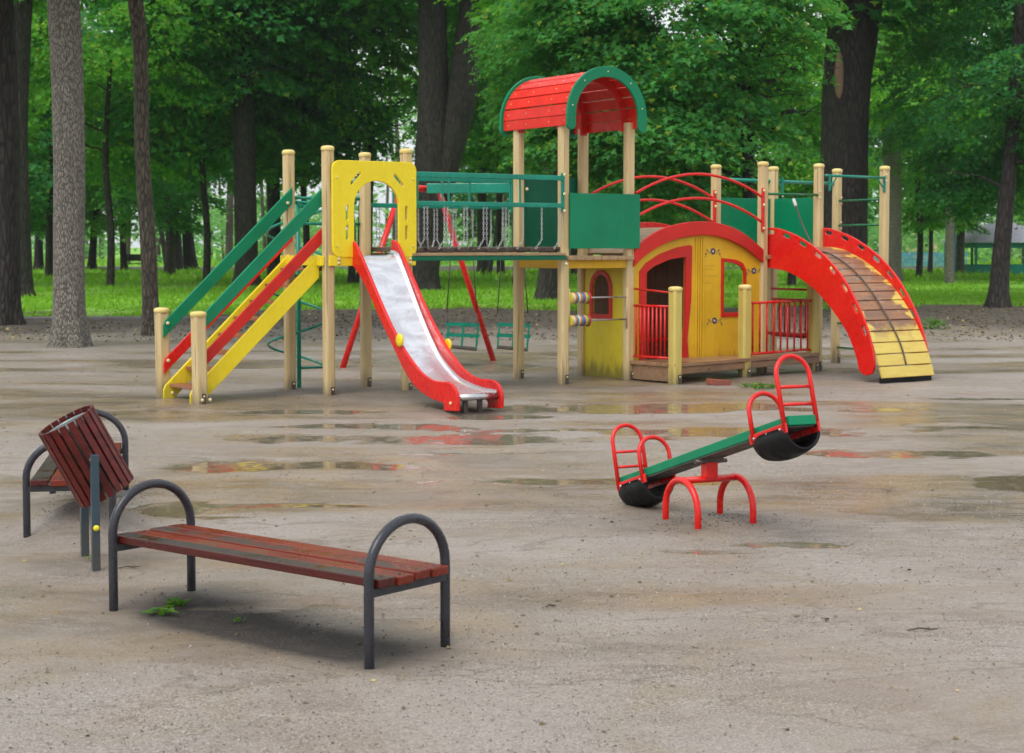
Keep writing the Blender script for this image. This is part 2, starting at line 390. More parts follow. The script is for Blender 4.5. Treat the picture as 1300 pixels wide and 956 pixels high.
fp=[PL(a,b_) for a,b_ in ((0,0),(.91,0),(0,.88),(.91,.88),(2.911,0),(2.911,.88),(3.82,0),(3.97,-.7),(5.2,-.45),(6.55,-.1),(7.9,0),(7.9,.88),(6.76,0),(-1.4,0),(-1.4,.88))]+[G(867,671),G(935,665)]
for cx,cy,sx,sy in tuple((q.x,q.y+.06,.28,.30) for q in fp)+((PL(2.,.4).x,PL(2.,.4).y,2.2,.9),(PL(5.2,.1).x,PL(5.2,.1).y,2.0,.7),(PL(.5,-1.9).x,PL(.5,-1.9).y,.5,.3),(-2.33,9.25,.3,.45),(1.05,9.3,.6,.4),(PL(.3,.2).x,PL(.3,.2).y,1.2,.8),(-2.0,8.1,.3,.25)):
    dark=np.maximum(dark,.62*np.exp(-((X-cx)/sx)**2-((Y-cy)/sy)**2)*np.clip(1+wn*3,0,1))  # dark wet soil, with contact shade painted in at feet and under parts
def gz(x,y):
    i=min(max(np.searchsorted(ys,y)-1,0),len(ys)-2); j=min(max(np.searchsorted(xs,x)-1,0),len(xs)-2)
    fy=(y-ys[i])/(ys[i+1]-ys[i]); fx=(x-xs[j])/(xs[j+1]-xs[j])
    return float((Z[i,j]*(1-fx)+Z[i,j+1]*fx)*(1-fy)+(Z[i+1,j]*(1-fx)+Z[i+1,j+1]*fx)*fy)
ny,nx=X.shape
me=bpy.data.meshes.new('ground')
me.vertices.add(nx*ny); me.vertices.foreach_set('co',np.stack([X,Y,Z],-1).astype(np.float32).ravel())
ii=np.arange((ny-1)*(nx-1)); r_=ii//(nx-1); c_=ii%(nx-1); b0=r_*nx+c_
quads=np.stack([b0,b0+1,b0+nx+1,b0+nx],-1).astype(np.int32)
me.loops.add(quads.size); me.loops.foreach_set('vertex_index',quads.ravel())
me.polygons.add(len(quads)); me.polygons.foreach_set('loop_start',np.arange(0,quads.size,4,dtype=np.int32)); me.polygons.foreach_set('loop_total',np.full(len(quads),4,dtype=np.int32))
me.polygons.foreach_set('use_smooth',np.ones(len(quads),dtype=bool)); me.update(calc_edges=True)
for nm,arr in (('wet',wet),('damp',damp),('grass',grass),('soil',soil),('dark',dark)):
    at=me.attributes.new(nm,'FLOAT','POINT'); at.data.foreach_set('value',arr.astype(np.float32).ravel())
def ground_mat():
    t=NT('wet_mud_ground'); v=t.coord('Object'); 
    A=lambda n:(lambda k:(setattr(k,'attribute_name',n),k.outputs['Fac'])[1])(t.n.new('ShaderNodeAttribute'))
    big=t.noise(v,.55,5,.6,.4); mid=t.noise(t.coord('Object',(1,2.2,1)),2.1,6,.62,1.2); fine=t.noise(v,42,5,.75); grit=t.noise(v,105,3,.75)
    base=t.mix(t.ramp(mid,.36,.66),(.315,.264,.222),(.235,.188,.155))
    base=t.mix(t.ramp(big,.42,.62),base,(.335,.292,.258))
    base=t.mix(t.ramp(t.noise(v,.9,4,.6,2.0),.52,.66,0,.55),base,(.27,.215,.13))
    base=t.mix(t.ramp(t.noise(v,.7,4,.6,1.0),.60,.72,0,.35),base,(.33,.18,.13))
    # thin wandering silt lines
    ln=t.math('ABSOLUTE',t.math('SUBTRACT',t.noise(t.coord('Object',(.5,1.3,1)),.8,5,.55,.9),.5))
    base=t.mix(t.ramp(ln,.0,.012,.55,0),base,(.13,.10,.07))
    base=t.mix(t.ramp(fine,.38,.7,.0,.5),base,(.17,.14,.11))
    gm=t.ramp(t.noise(v,.5,3,.5),.40,.60,.5,1); base=t.mix(t.math('MULTIPLY',gm,t.ramp(grit,.52,.64,0,.7)),base,(.52,.48,.43))
    base=t.mix(t.math('MULTIPLY',gm,t.ramp(grit,.34,.47,.75,0)),base,(.10,.08,.06))
    dm=t.math('MULTIPLY',A('damp'),t.ramp(mid,.3,.6,.4,1)); base=t.mix(t.math('MULTIPLY',dm,.92),base,t.mix(t.ramp(t.noise(v,1.3,4,.6),.4,.6),(.26,.185,.105),(.165,.122,.085)))
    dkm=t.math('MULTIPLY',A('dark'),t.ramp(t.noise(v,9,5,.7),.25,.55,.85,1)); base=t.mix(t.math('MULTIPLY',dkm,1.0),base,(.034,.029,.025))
    soil=A('soil'); sc=t.mix(t.ramp(t.noise(v,1.7,6,.7),.4,.6),(.06,.048,.038),(.105,.085,.068)); sc=t.mix(t.ramp(t.noise(v,7,5,.75),.55,.65,0,.6),sc,(.24,.18,.10))
    base=t.mix(soil,base,sc)
    gc=t.mix(t.ramp(t.noise(v,.5,5,.6),.4,.65),(.15,.36,.025),(.25,.46,.035)); base=t.mix(A('grass'),base,gc)
    wet=A('wet'); wsm=t.ramp(t.math('ADD',wet,t.math('MULTIPLY_ADD',t.noise(v,9,5,.75),1.1,-.55)),.2,1.0)
    base=t.mix(t.math('MULTIPLY',wsm,.6),base,(.15,.115,.075))
    dry=t.ramp(t.math('ADD',mid,t.math('MULTIPLY',fine,.3)),.42,.75,.36,.62)
    ro=t.math('MULTIPLY_ADD',dm,-.42,dry); ro=t.math('MAXIMUM',ro,.13); ro=t.mix(wsm,ro,(.045,.045,.045)); ro=t.mix(t.math('MAXIMUM',t.math('MAXIMUM',soil,A('grass')),A('dark')),ro,(.85,.85,.85))
    inv=t.math('SUBTRACT',1,wsm)
    h=t.math('ADD',t.math('MULTIPLY',fine,.6),t.math('MULTIPLY',t.math('MULTIPLY',grit,gm),.5)); h=t.math('ADD',h,t.math('MULTIPLY',mid,1.0)); h=t.math('MULTIPLY',h,inv); h=t.math('MULTIPLY',h,t.math('MULTIPLY_ADD',dm,-.75,1))
    nb=t.bump(h,.75,.02)
    t.bsdf(Base_Color=base,Roughness=ro,Normal=nb,Specular_IOR_Level=t.ramp(wet,0,1,.45,.6)); return t.m
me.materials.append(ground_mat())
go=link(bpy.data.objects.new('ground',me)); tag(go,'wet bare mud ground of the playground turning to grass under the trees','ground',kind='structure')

# ------------------------------------------------------------------ play structure
ps=thing('play_structure','red yellow and green wooden play structure with slide, chain bridge, roofed tower and little house','play structure',PA,TH)
MOD=.911; VW=.88; T1=2.911; T2=3.822; P1=5.846; P2=6.76; P3=7.9; DZ=1.42
def octo(w,ch):
    a=w/2; b=a-ch
    return [(-b,-a),(b,-a),(a,-b),(a,b),(b,a),(-b,a),(-a,b),(-a,-b)]
def post(u,v,h,mat='pine',cap=True,w=.108,lean=0):
    b=MB(); b.prism(octo(w,.021),-.22,h)
    b.v=[(x+u+lean*z,y+v,z) for x,y,z in b.v]
    o=b.build('post',M[mat],ps,.0025,1)
    if cap:
        c=MB(); r=w*.62; c.lathe([(r*.96,h-.012),(r,h-.004),(r*1.04,h+.012),(r*.98,h+.028),(r*.75,h+.038),(r*.3,h+.042)],18,None,(u+lean*h,v,0)); c.build('post_cap',M['cap'],o)
    a=MB(); a.box((u+.012,v-w/2-.004,.05),(.04,.008,.12)); a.build('anchor_plate',M['dsteel'],o)
    a=MB(); a.sphere((u+.012,v-w/2-.012,.085),.010); a.build('bolt',M['cream'],o)
    return o
for u,v in ((0,0),(MOD,0),(0,VW),(MOD,VW),(P1,0),(P2,0),(P3,0),(P1+.02,VW),(P2+.06,VW),(P3+.04,VW)): post(u,v,2.5)
for u,v,h in ((T1,0,2.86),(T2,0,2.92),(T1,VW,2.86),(T2,VW,2.9)): post(u,v,h,cap=False)
post(-1.40,.0,.865,'pine',True,.125,-.012); post(-1.415,VW,.875,'pine',True,.125,-.012)
PV1=(3.95,-.68);PV2=(5.20,-.42);PV3=(6.55,-.14)
for u,v in (PV1,PV2,PV3): post(u,v,1.045,'pine_y',True,.125)
def bolts(pts,name='bolt',r=.018,par=None,ax=(0,-1,0)):
    for p in pts:
        b=MB(); b.lathe([(r,0),(r*1.05,.006),(r*.8,.014),(r*.3,.018)],10,ang(ax),p); b.build(name,M['cream'],par or ps)
# stairs
def sloped(name,mat,p,q,v,h,t=.032):
    (u0,z0),(u1,z1)=p,q; d=Vector((u1-u0,0,z1-z0)).normalized(); n=Vector((-d.z,0,d.x))*h/2
    b=MB(); V=[Vector((u0,v-t/2,z0)),Vector((u1,v-t/2,z1))]
    # vertical cut ends
    hz=h/2/abs(d.x)
    poly=[(u0,z0-hz),(u1,z1-hz),(u1,z1+hz),(u0+.02,z0+hz-.0),(u0-.0,z0+hz-.05)]
    return plate(name,[poly],t,M[mat],VPL(v),ps,.005)
for v in (.072,VW-.072):
    sloped('handrail','green',(-1.44,.70),(-.0,2.06),v,.125)
    sloped('mid_rail','red_old' if v<.5 else 'red',(-1.44,.33),(-.0,1.67),v,.115)
    sloped('stair_stringer','yellow',(-1.46,.02),(-.06,1.33),v+(.03 if v<.5 else -.03),.17,.035)
bolts([(-1.40,VW-.092,.76),(-1.40,VW-.092,.385),(-1.37,VW-.125,.06),(-.06,VW-.092,1.98),(-1.33,-.075,.05),(-1.41,-.075,.05)])
for k in range(8):
    z=.14+k*.165; u=-1.46+(z-.02)/1.31*1.40+.03
    b=MB(); b.box((u,VW/2,z),(.20,VW-.25,.03)); b.build('step_board',M['plank_b'],ps,.004)
# slide tower
b=MB()
for k in range(8): b.box((MOD/2-.4+k*.115,VW/2,DZ-.02),(.109,VW+.06,.04))
b.build('tower_deck',M['plank_p'],ps,.003)
for args in (((-.03,-.075,1.385),(MOD+.06,-.075,1.385)),): 
    b=MB(); b.beam(*args,.035,.105); b.build('deck_fascia',M['yellow'],ps,.005)
b=MB(); b.beam((-.075,-.03,1.385),(-.075,VW+.03,1.385),.035,.10); b.build('deck_fascia',M['yellow'],ps,.005)
bolts([(.07,-.095,1.40),(.07,-.095,1.36),(.9,-.095,1.40),(.9,-.095,1.36)])
out=rrect(0,1.42,.975,2.395,.085)
hole=[(.245,1.435),(.765,1.435)]+arc(.505,1.935,.26,0,180,20)
def slot(cx,cz,L,w,a):
    a=radians(a); P=arc(L/2,0,w/2,-90,90,5)+arc(-L/2,0,w/2,90,270,5)
    return [(cx+x*cos(a)-y*sin(a),cz+x*sin(a)+y*cos(a)) for x,y in P]
slots=[slot(.165,1.99-.12,.12,.03,90),slot(.165,1.67,.12,.03,90),slot(.855,1.87,.12,.03,90),slot(.855,1.67,.12,.03,90),slot(.265,2.215,.13,.03,48),slot(.765,2.205,.13,.03,-48)]
plate('arch_panel',[out,hole]+slots,.034,M['yellow'],VPL(-.085),ps,.005)
bolts([(.045,-.103,2.22),(.93,-.103,2.22),(.045,-.103,1.53),(.93,-.103,1.53)],r=.008)
# back rails of slide tower
for z in (2.04,1.77):
    b=MB(); b.tube([(.04,VW+.03,z),(MOD-.04,VW+.03,z)],.017); b.build('guard_rail',M['teal'],ps)
# slide
sl=MB()
chl=[(-.02,1.44),(-.15,1.425),(-.26,1.33),(-.676,.775),(-.95,.47),(-1.103,.352),(-1.28,.255),(-1.43,.20),(-1.745,.150),(-2.02,.140)]
chs=smooth(chl,5); n=len(chs); US=[.262,.268,.30,.38,.485,.59,.67,.702,.708]; zo=[.05,.02,.004,0,0,0,.004,.02,.05]
vs=[]
for (v,z) in chs:
    for u,dz in zip(US,zo): vs.append((u,v,z+dz))
for (v,z) in chs:
    for u,dz in zip(US,zo): vs.append((u,v,z+dz-.012))
m_=len(US); fs=[]
for i in range(n-1):
    for k in range(m_-1):
        a=i*m_+k; fs.append((a,a+1,a+m_+1,a+m_)); a+=n*m_; fs.append((a,a+m_,a+m_+1,a+1))
sl.add(vs,fs,True)
slide=sl.build('slide',M['slide'],ps)
side=[(-.03,1.60),(-.095,1.585),(-.16,1.545),(-.242,1.455),(-.42,1.25),(-.62,1.02),(-.86,.76),(-1.1,.545),(-1.25,.44),(-1.40,.352),(-1.55,.295),(-1.70,.272),(-1.88,.276),(-1.98,.262),(-2.05,.215),(-2.088,.143),(-2.088,.02)]
low=[(-1.84,.005),(-1.835,.075),(-1.62,.10),(-1.32,.195),(-1.1,.355),(-.901,.555),(-.6,.865),(-.35,1.14),(-.15,1.30),(-.03,1.36)]
sidep=smooth(side,3)+smooth(low,3)
for u in (.243,.727):
    s_=plate('slide_side',[sidep],.034,M['red'],UPL(u),slide,.008)
for u,sg in ((.222,-1),(.750,1)):
    b=MB(); b.lathe([(.062,0),(.066,.012),(.055,.022),(.02,.024)],22,ang((sg,0,0)),(u,-1.06,.625 if u<.5 else .56)); b.build('round_cap',M['yellow'],slide)
b=MB(); b.tube([(.255,-2.02,.135),(.715,-2.02,.135)],.032,16); b.build('end_roller',M['chrome'],slide)
b=MB(); b.box((.56,-1.95,.05),(.045,.03,.2)); b.box((.4,-1.95,.05),(.045,.03,.2)); b.build('slide_leg',M['dsteel'],slide)
bolts([(.222,-1.99,.085)],ax=(-1,0,0),par=slide,r=.016)
# spiral climber behind the slide tower
cl=Vector((.24,1.15,0)); b=MB(); b.tube([(cl.x,cl.y,-.2),(cl.x,cl.y,2.02)],.024); pole=b.build('climbing_pole',M['teal'],ps)
b=MB(); pts=[(cl.x+.33*cos(a),cl.y+.33*sin(a),.22+.6*a/(2*pi)) for a in np.linspace(0,2*pi*2.9,90)]
b.tube(pts,.014,8); b.tube([(cl.x,cl.y,.22),pts[0]],.014,8); b.tube([(cl.x,cl.y,pts[-1][2]),pts[-1]],.014,8); b.build('spiral_rung',M['teal'],ps)
b=MB(); b.tube([(cl.x,cl.y,2.0),(0,VW+.02,2.0)],.017,8); b.tube([(cl.x,cl.y,2.0),(MOD*.9,VW+.02,2.0)],.017,8); b.build('top_brace',M['teal'],ps)
# chain bridge
x0,x1=MOD+.06,T1-.055
for v,sg in ((-.075,-1),(VW+.06,1)):
    for z,h in ((2.275,.055),(1.975,.05)):
        b=MB(); b.beam((x0,v,z),(x1,v,z),.03,h); b.build('bridge_rail',M['teal'],ps,.006)
    for u in (x0+.03,x0+.06+.27,x0+.36+.05,(x0+x1)/2+.37,x1-.02):
        b=MB(); b.box((u,v,2.125),(.018,.016,.25)); b.build('rail_spindle',M['teal'],ps)
    for u in (x0-.02,x1):
        b=MB(); b.box((u,v+(-.012*sg),2.12),(.04,.022,.42)); b.build('rail_bracket',M['teal'],ps,.004)
    bolts([(u,v-.02,z) for u in (x1,) for z in (2.31,2.1,1.915)] if sg<0 else [(x1+.1,v-.16,2.18)])
    b=MB(); b.beam((x0-.05,v,1.405),(x1+.03,v,1.405),.045,.05); b.build('bridge_beam',M['green_d'],ps,.005)
    b=MB(); b.beam((x0-.05,v,1.446),(x1+.02,v,1.446),.06,.028); b.build('bridge_board',M['plank_p'],ps,.003)
    bolts([(x1+.02,v-.03,1.335)])
link_m=MB(); link_m.tube([(.0085*cos(a),0,.018*sin(a)) for a in np.linspace(0,2*pi,9)[:-1]],.0035,5,closed=True)
def chain_mb(p,q):
    p=Vector(p);q=Vector(q);d=q-p;n=int(d.length/.027);R=ang(d.normalized());mb=MB()
    for i in range(n):
        c=p+d*(i+.5)/n; Rz=Matrix.Rotation(pi/2*(i%2)+.4,3,'Z')
        mb.add([R@Rz@Vector(v)+c for v in link_m.v],link_m.f,True)
    return mb
for k in range(8):
    u=x0+.13+k*.245
    for v in (-.072,VW+.06):
        for du,ddu in ((-.018,-.05),(.02,.03)) if k<5 else ((0,-.06),):
            cm=chain_mb((u+du,v,1.952),(u+du,v,1.60)); s2=chain_mb((u+du,v,1.60),(u+du+ddu,v+(.03 if v<0 else -.03),1.505)); cm.add(s2.v,s2.f,True)
            cm.build('chain',M['steel'],ps)
for k in range(11):
    u=x0+.02+k*.187
    b=MB(); b.box((u+.05,VW/2,1.495+.006*sin(k*2.1)),(.135,VW+.03,.05)); b.build('bridge_plank',M['plank_d'],ps,.008)
# tower
b=MB()
for k in range(8): b.box((T1+.055+k*.115,VW/2,DZ-.02),(.108,VW+.2,.045))
b.build('tower_deck',M['plank_p'],ps,.003)
for p,q in (((T1+.05,-.0,1.335),(T2-.05,0,1.335)),((T1+.05,VW,1.335),(T2-.05,VW,1.335)),((T1,.05,1.335),(T1,VW-.05,1.335)),((T2,.05,1.335),(T2,VW-.05,1.335))):
    b=MB(); b.beam(p,q,.05,.10); b.build('deck_joist',M['ochre'],ps,.004)
plate('tower_panel',[rrect(2.945,1.505,3.915,2.115,.008)],.02,M['green'],VPL(-.078),ps,.003)
plate('tower_panel',[rrect(2.87,1.5,3.87,2.33,.008)],.02,M['green_d'],VPL(VW+.075),ps,.003)
# roof
RC=3.345; RR=.485; ZS=3.0
def ringboard(r0,r1,zs,zb,cx=RC,n=22):
    o=[(cx+r1,zb)]+arc(cx,zs,r1,0,180,n)+[(cx-r1,zb)]
    i=[(cx-r0,zb)]+arc(cx,zs,r0,180,0,n)+[(cx+r0,zb)]
    return o+i
def rndboard(r0,r1,zs,zb,cx=RC,n=26):
    w=(r1-r0)/2; o=arc(cx,zs,r1,0,180,n); L=arc(cx-(r0+w),zb,w,180,360,7); i=arc(cx,zs,r0,180,0,n); Rr=arc(cx+(r0+w),zb,w,180,360,7)
    return o+L+i+Rr
ZS=2.96
SL=[]
b=MB(); r=RR; step=.118
plen=[]
nst=1; narc=12
for sgn in (-1,1):
    for k in range(nst):
        b.box((RC+sgn*(r+.012),VW/2-.0,2.903+k*.1175),(.024,VW+.40,.108))
for k in range(narc):
    a=radians(7+166*(k)/(narc-1)) ; c=(RC+(r+.012)*cos(a),VW/2,ZS+(r+.012)*sin(a))
    b.box(c,(.024,VW+.40,.117),Matrix.Rotation(-a,3,'Y'))
roof=b.build('roof',M['red_roof'],ps,.003)
for v in (-.215,VW+.215): plate('roof_arch',[rndboard(RR-.055,RR+.062,ZS,2.855)],.035,M['green'],VPL(v),roof,.006)
for v in (.0,VW): plate('roof_rib',[ringboard(RR-.09,RR-.002,ZS,2.82)],.03,M['red_old'],VPL(v+.06 if v<.1 else v-.06),roof,.004)
scr=MB()
for v in (-.12,.17,.62,.98):
    for k in range(nst): scr.sphere((RC-(r+.026),v,2.903+k*.1175),.0065,8,4)
    for k in range(narc):
        a=radians(7+166*(k)/(narc-1)); scr.sphere((RC+(r+.026)*cos(a),v,ZS+(r+.026)*sin(a)),.0065,8,4)
for a in (12,50,90,130,168): scr.sphere((RC+(RR+.004)*cos(radians(a)),-.236,ZS+(RR+.004)*sin(radians(a))),.009,8,4)
scr.build('roof_screw',M['cream'],roof)
# abacus
for z in (.958,.705):
    b=MB(); b.tube([(T1+.05,-.03,z),(T2-.04,-.03,z)],.010,8); rod=b.build('abacus_rod',M['steel'],ps)
    for i,cn in enumerate(('bead_yellow','bead_white','bead_orange','bead_blue','bead_white','bead_orange','bead_blue','bead_purple','bead_yellow','bead_green','bead_red')):
        u=T1+.075+i*.0235; rr=.062-.0 if i<10 else .07
        b=MB(); b.lathe([(.02,-.0105),(rr*.85,-.0105),(rr,-.006),(rr,.006),(rr*.85,.0105),(.02,.0105)],18,ang((1,0,0)),(u,-.03,z)); b.build('bead',M[cn],rod)
for u in (T1+.055,T2-.045):
    b=MB(); b.tube([(u,-.03,.60),(u,-.03,1.06)],.014,8); b.build('abacus_upright',M['pine'],ps)
# house side wall under the tower
o1=[(-.02+.05,-.02),(VW-.04,-.02),(VW-.04,1.30),(.03,1.30)]
w1=[(.345,.745),(.665,.745),(.665,1.04)]+arc(.505,1.04,.16,0,180,14)[1:-1]+[(.345,1.04)]
plate('house_side_wall',[o1,w1],.02,M['yellow_old'],UPL(T2),ps,.003)
w2=[(.29,.69),(.72,.69),(.72,1.04)]+arc(.505,1.04,.215,0,180,16)[1:-1]+[(.29,1.04)]
plate('side_window_frame',[w2,w1],.03,M['red_old'],UPL(T2-.008),ps,.003)
# house front
topc=[(3.842,1.30),(4.05,1.45),(4.367,1.585),(4.777,1.655),(5.137,1.635),(5.506,1.51),(5.80,1.33)]
topw=smooth(topc,4)
FV=.0
front=[(3.86,.16)]+[(5.80,.16)]+[(x,z+.04) for x,z in reversed(topw)]
front[-1]=(3.86,1.33)
door=[(4.055,.17),(4.575,.17),(4.632,.6),(4.640,1.41),(4.40,1.385),(4.16,1.30),(4.058,1.235)]
dframe=[(3.965,.17),(3.962,1.24),(4.05,1.335),(4.25,1.44),(4.50,1.515),(4.70,1.545),(4.735,1.53),(4.725,.9),(4.672,.45),(4.70,.17)]
win=[(5.225,.745),(5.54,.745),(5.535,1.235),(5.49,1.29),(5.40,1.325),(5.225,1.35)]
wframe=[(5.185,.695),(5.58,.695),(5.572,1.25),(5.52,1.33),(5.41,1.372),(5.185,1.392)]
plate('house_front_wall',[front,door,win],.024,M['ochre'],VPL(FV),ps,.003)
dfr=plate('door_frame',[dframe+[],door],.028,M['red_old'],VPL(FV-.014),ps,.004)
plate('window_frame',[wframe,win],.028,M['red_old'],VPL(FV-.014),ps,.004)
b=MB()
for k,u in enumerate((4.80,4.835,4.87,4.905)): b.box((u,-.022,.90),(.02,.02,1.46))
b.build('wall_batten',M['ochre'],ps,.004)
for v in (-.055,VW+.055):
    tp=smooth([(3.86,1.49),(4.03,1.625),(4.308,1.745),(4.717,1.815),(5.09,1.80),(5.45,1.70),(5.80,1.49)],5)
    plate('arch_board',[tp+list(reversed(topw))],.04,M['red_old'] if v<0 else M['red'],VPL(v),ps,.007)
deckc=smooth([(3.86,1.44),(4.05,1.56),(4.33,1.67),(4.717,1.735),(5.09,1.72),(5.42,1.63),(5.80,1.44)],3)
b=MB()
for (ua,za),(ub,zb) in zip(deckc[:-1],deckc[1:]):
    d=Vector((ub-ua,0,zb-za)); b.box(((ua+ub)/2,VW/2,(za+zb)/2),(d.length*.93,VW+.04,.03),Matrix.Rotation(-math.atan2(d.z,d.x),3,'Y'))
b.build('arch_deck',M['plank_p'],ps,.003)
bw=[(3.86,.1),(5.62,.1),(5.62,1.44),(5.3,1.55),(4.9,1.62),(4.5,1.6),(4.2,1.5),(3.86,1.3)]
plate('house_back_wall',[bw],.02,M['inside'],VPL(VW-.02),ps,.003)
b=MB(); b.box((5.0,VW-.25,.42),(1.3,.28,.03)); b.build('inner_bench',M['red_old'],ps,.004)
# painted flowers and scribbles on the front wall
def flower(cu,cz,s=.05,lone=False):
    b=MB()
    for k in range(6):
        a=k*pi/3+.2; b.lathe([(.014,0),(.013,.003)],8,ang((0,-1,0)),(cu+cos(a)*.028,-.0125,cz+sin(a)*.028))
    f_=b.build('painted_flower',M['blue'],ps)
    b=MB(); b.lathe([(.013,0),(.012,.004)],8,ang((0,-1,0)),(cu,-.0135,cz)); b.build('flower_centre',M['white'],f_)
    b=MB()
    for sg in (-1,1):
        P=[(cu+sg*(.05+.075*t),-.0125,cz-.03+.035*sin(t*5)) for t in np.linspace(0,1,9)]; b.tube(P,.0035,5)
        b.sphere((cu+sg*.09,-.0125,cz+.015),.011,6,4); b.sphere((cu+sg*.11,-.0125,cz-.03),.009,6,4)
    b.build('painted_vine',M['vine'],ps)
flower(5.06,1.47); flower(5.70,1.235); flower(5.09,.655)
b=MB()
for z,l in ((1.30,.16),(1.26,.12),(1.18,.20),(1.10,.10)):
    P=[(4.94+l*t,-.0125,z+.008*sin(t*25+z*40)) for t in np.linspace(0,1,16)]; b.tube(P,.0015,4)
b.build('scratch_mark',M['scrib'],ps)
# arched handrails
def hrail(v,mat='red'):
    for (za,zm,zb) in ((2.125,2.365,2.10),(1.855,2.085,1.80)):
        P=[]
        for i in range(25):
            t=i/24; base=za+(zb-za)*t; P.append((T2+.045+(P1-T2-.08)*t,v,base+(zm-(za+zb)/2)*(1-(2*t-1)**2)))
        b=MB(); b.tube(P,.0165,10); b.build('arched_handrail',M[mat],ps)
    b=MB(); b.box((P1-.055,v-.004,1.96),(.04,.025,.52)); b.build('rail_bracket',M[mat],ps,.004)
    bolts([(P1-.055,v-.02,z) for z in (2.19,2.02,1.74)])
hrail(-.06); hrail(VW-.06)
# porch
b=MB()
def lerp(a,b_,t): return a+(b_-a)*t
dk=[(3.80,-.02),(3.90,-.74),(5.20,-.48),(6.58,-.20),(6.58,-.02)]
for k in range(5):
    t0=k/5; t1=(k+.94)/5
    L0=(lerp(3.80,3.88,1-t0),lerp(-.03,-.74,1-t0)); 
    poly=[(3.80+.1*(1-t0),-.03-.71*(1-t0)),(6.6,-.03-.19*(1-t0)),(6.6,-.03-.19*(1-t1)),(3.80+.1*(1-t1),-.03-.71*(1-t1))]
    b.prism(poly,.195,.235)
b.build('porch_deck',M['porch'],ps,.004)
b=MB(); b.beam((3.9,-.70,.15),(6.6,-.18,.15),.04,.075); b.build('porch_fascia',M['porch'],ps,.004)
b=MB(); b.beam((T2+.03,-.06,.12),(3.93,-.66,.12),.035,.19); b.build('porch_fascia',M['porch'],ps,.004)
def railing(p,q,zb,zt,n,top2=None,r=.0115):
    p=Vector((*p,0));q=Vector((*q,0)); b=MB(); Z_=lambda v,z:Vector((v.x,v.y,z))
    b.tube([Z_(p,zt),Z_(q,zt)],.015,8); b.tube([Z_(p,zb),Z_(q,zb)],.015,8)
    for i in range(n):
        c=p.lerp(q,(i+.5)/n); b.tube([Z_(c,zb),Z_(c,zt)],r,8)
    return b
railing((T2+.03,-.07),(3.94,-.62),.285,.86,9).build('porch_railing',M['red'],ps)
railing((5.26,-.43),(6.49,-.17),.275,.87,9).build('porch_railing',M['red'],ps)
railing((P2,VW-.06),(P2,.07),.40,.86,8).build('porch_railing',M['red_old'],ps)
b=MB(); b.tube([(P2,VW-.04,.99),(P2,.04,.99)],.015,8); b.build('porch_top_bar',M['red_old'],ps)
b=MB(); b.tube([(T2+.03,-.07,1.05),(3.99,-.6,1.01)],.013,8); b.build('porch_top_bar',M['red_old'],ps)
b=MB(); b.box((P2-.16,VW/2,.44),(.24,.7,.03)); b.build('platform_bench',M['red_old'],ps,.004)
# right platform
b=MB()
for k in range(8): b.box((P1+.055+k*.115,VW/2,DZ-.02),(.108,VW+.16,.045))
b.build('tower_deck',M['plank_p'],ps,.003)
plate('platform_panel',[rrect(P1+.06,1.46,P2+.0,2.13,.008)],.02,M['green'],VPL(VW+.0),ps,.003)
plate('platform_panel',[rrect(.06,1.46,VW-.05,2.13,.008)],.02,M['green'],UPL(P2+.04),ps,.003)
def bar(name,p,q,r,mat,ends=True):
    b=MB(); b.tube([p,q],r,10)
    o=b.build(name,M[mat],ps)
    if ends: bolts([(q[0]-.005,q[1]-.03,q[2]+.04),(q[0]-.005,q[1]-.03,q[2]-.04)],r=.012)
    return o
bar('cross_bar',(P1+.05,-.03,2.155),(P2-.03,-.03,2.155),.016,'greenbar')
bar('cross_bar',(P2+.05,-.04,2.395),(P3-.04,-.04,2.39),.017,'teal')
bar('cross_bar',(P1+.06,VW+.02,2.36),(P3+.0,VW+.02,2.345),.024,'teal',False)
for z in (2.12,1.80,1.48,1.16,.84,.52,.20): 
    bar('ladder_rung',(P3,.05,z),(P3+.03,VW-.05,z),.014,'greenbar',False); bolts([(P3+.05,VW-.07,z+.04),(P3+.05,VW-.07,z-.04)],r=.011)
for u,sg,v in ((P3-.05,-1,-.045),(P2+.14,1,-.045),(P2+.2,-1,VW-.02)):
    b=MB(); b.box((u,v,2.31),(.03,.02,.20)); b.tube([(u+sg*.11*(1-t),v,2.37-.1*sin(t*pi/2)) for t in np.linspace(0,1,8)],.010,6); b.build('bar_hook',M['teal'],ps)
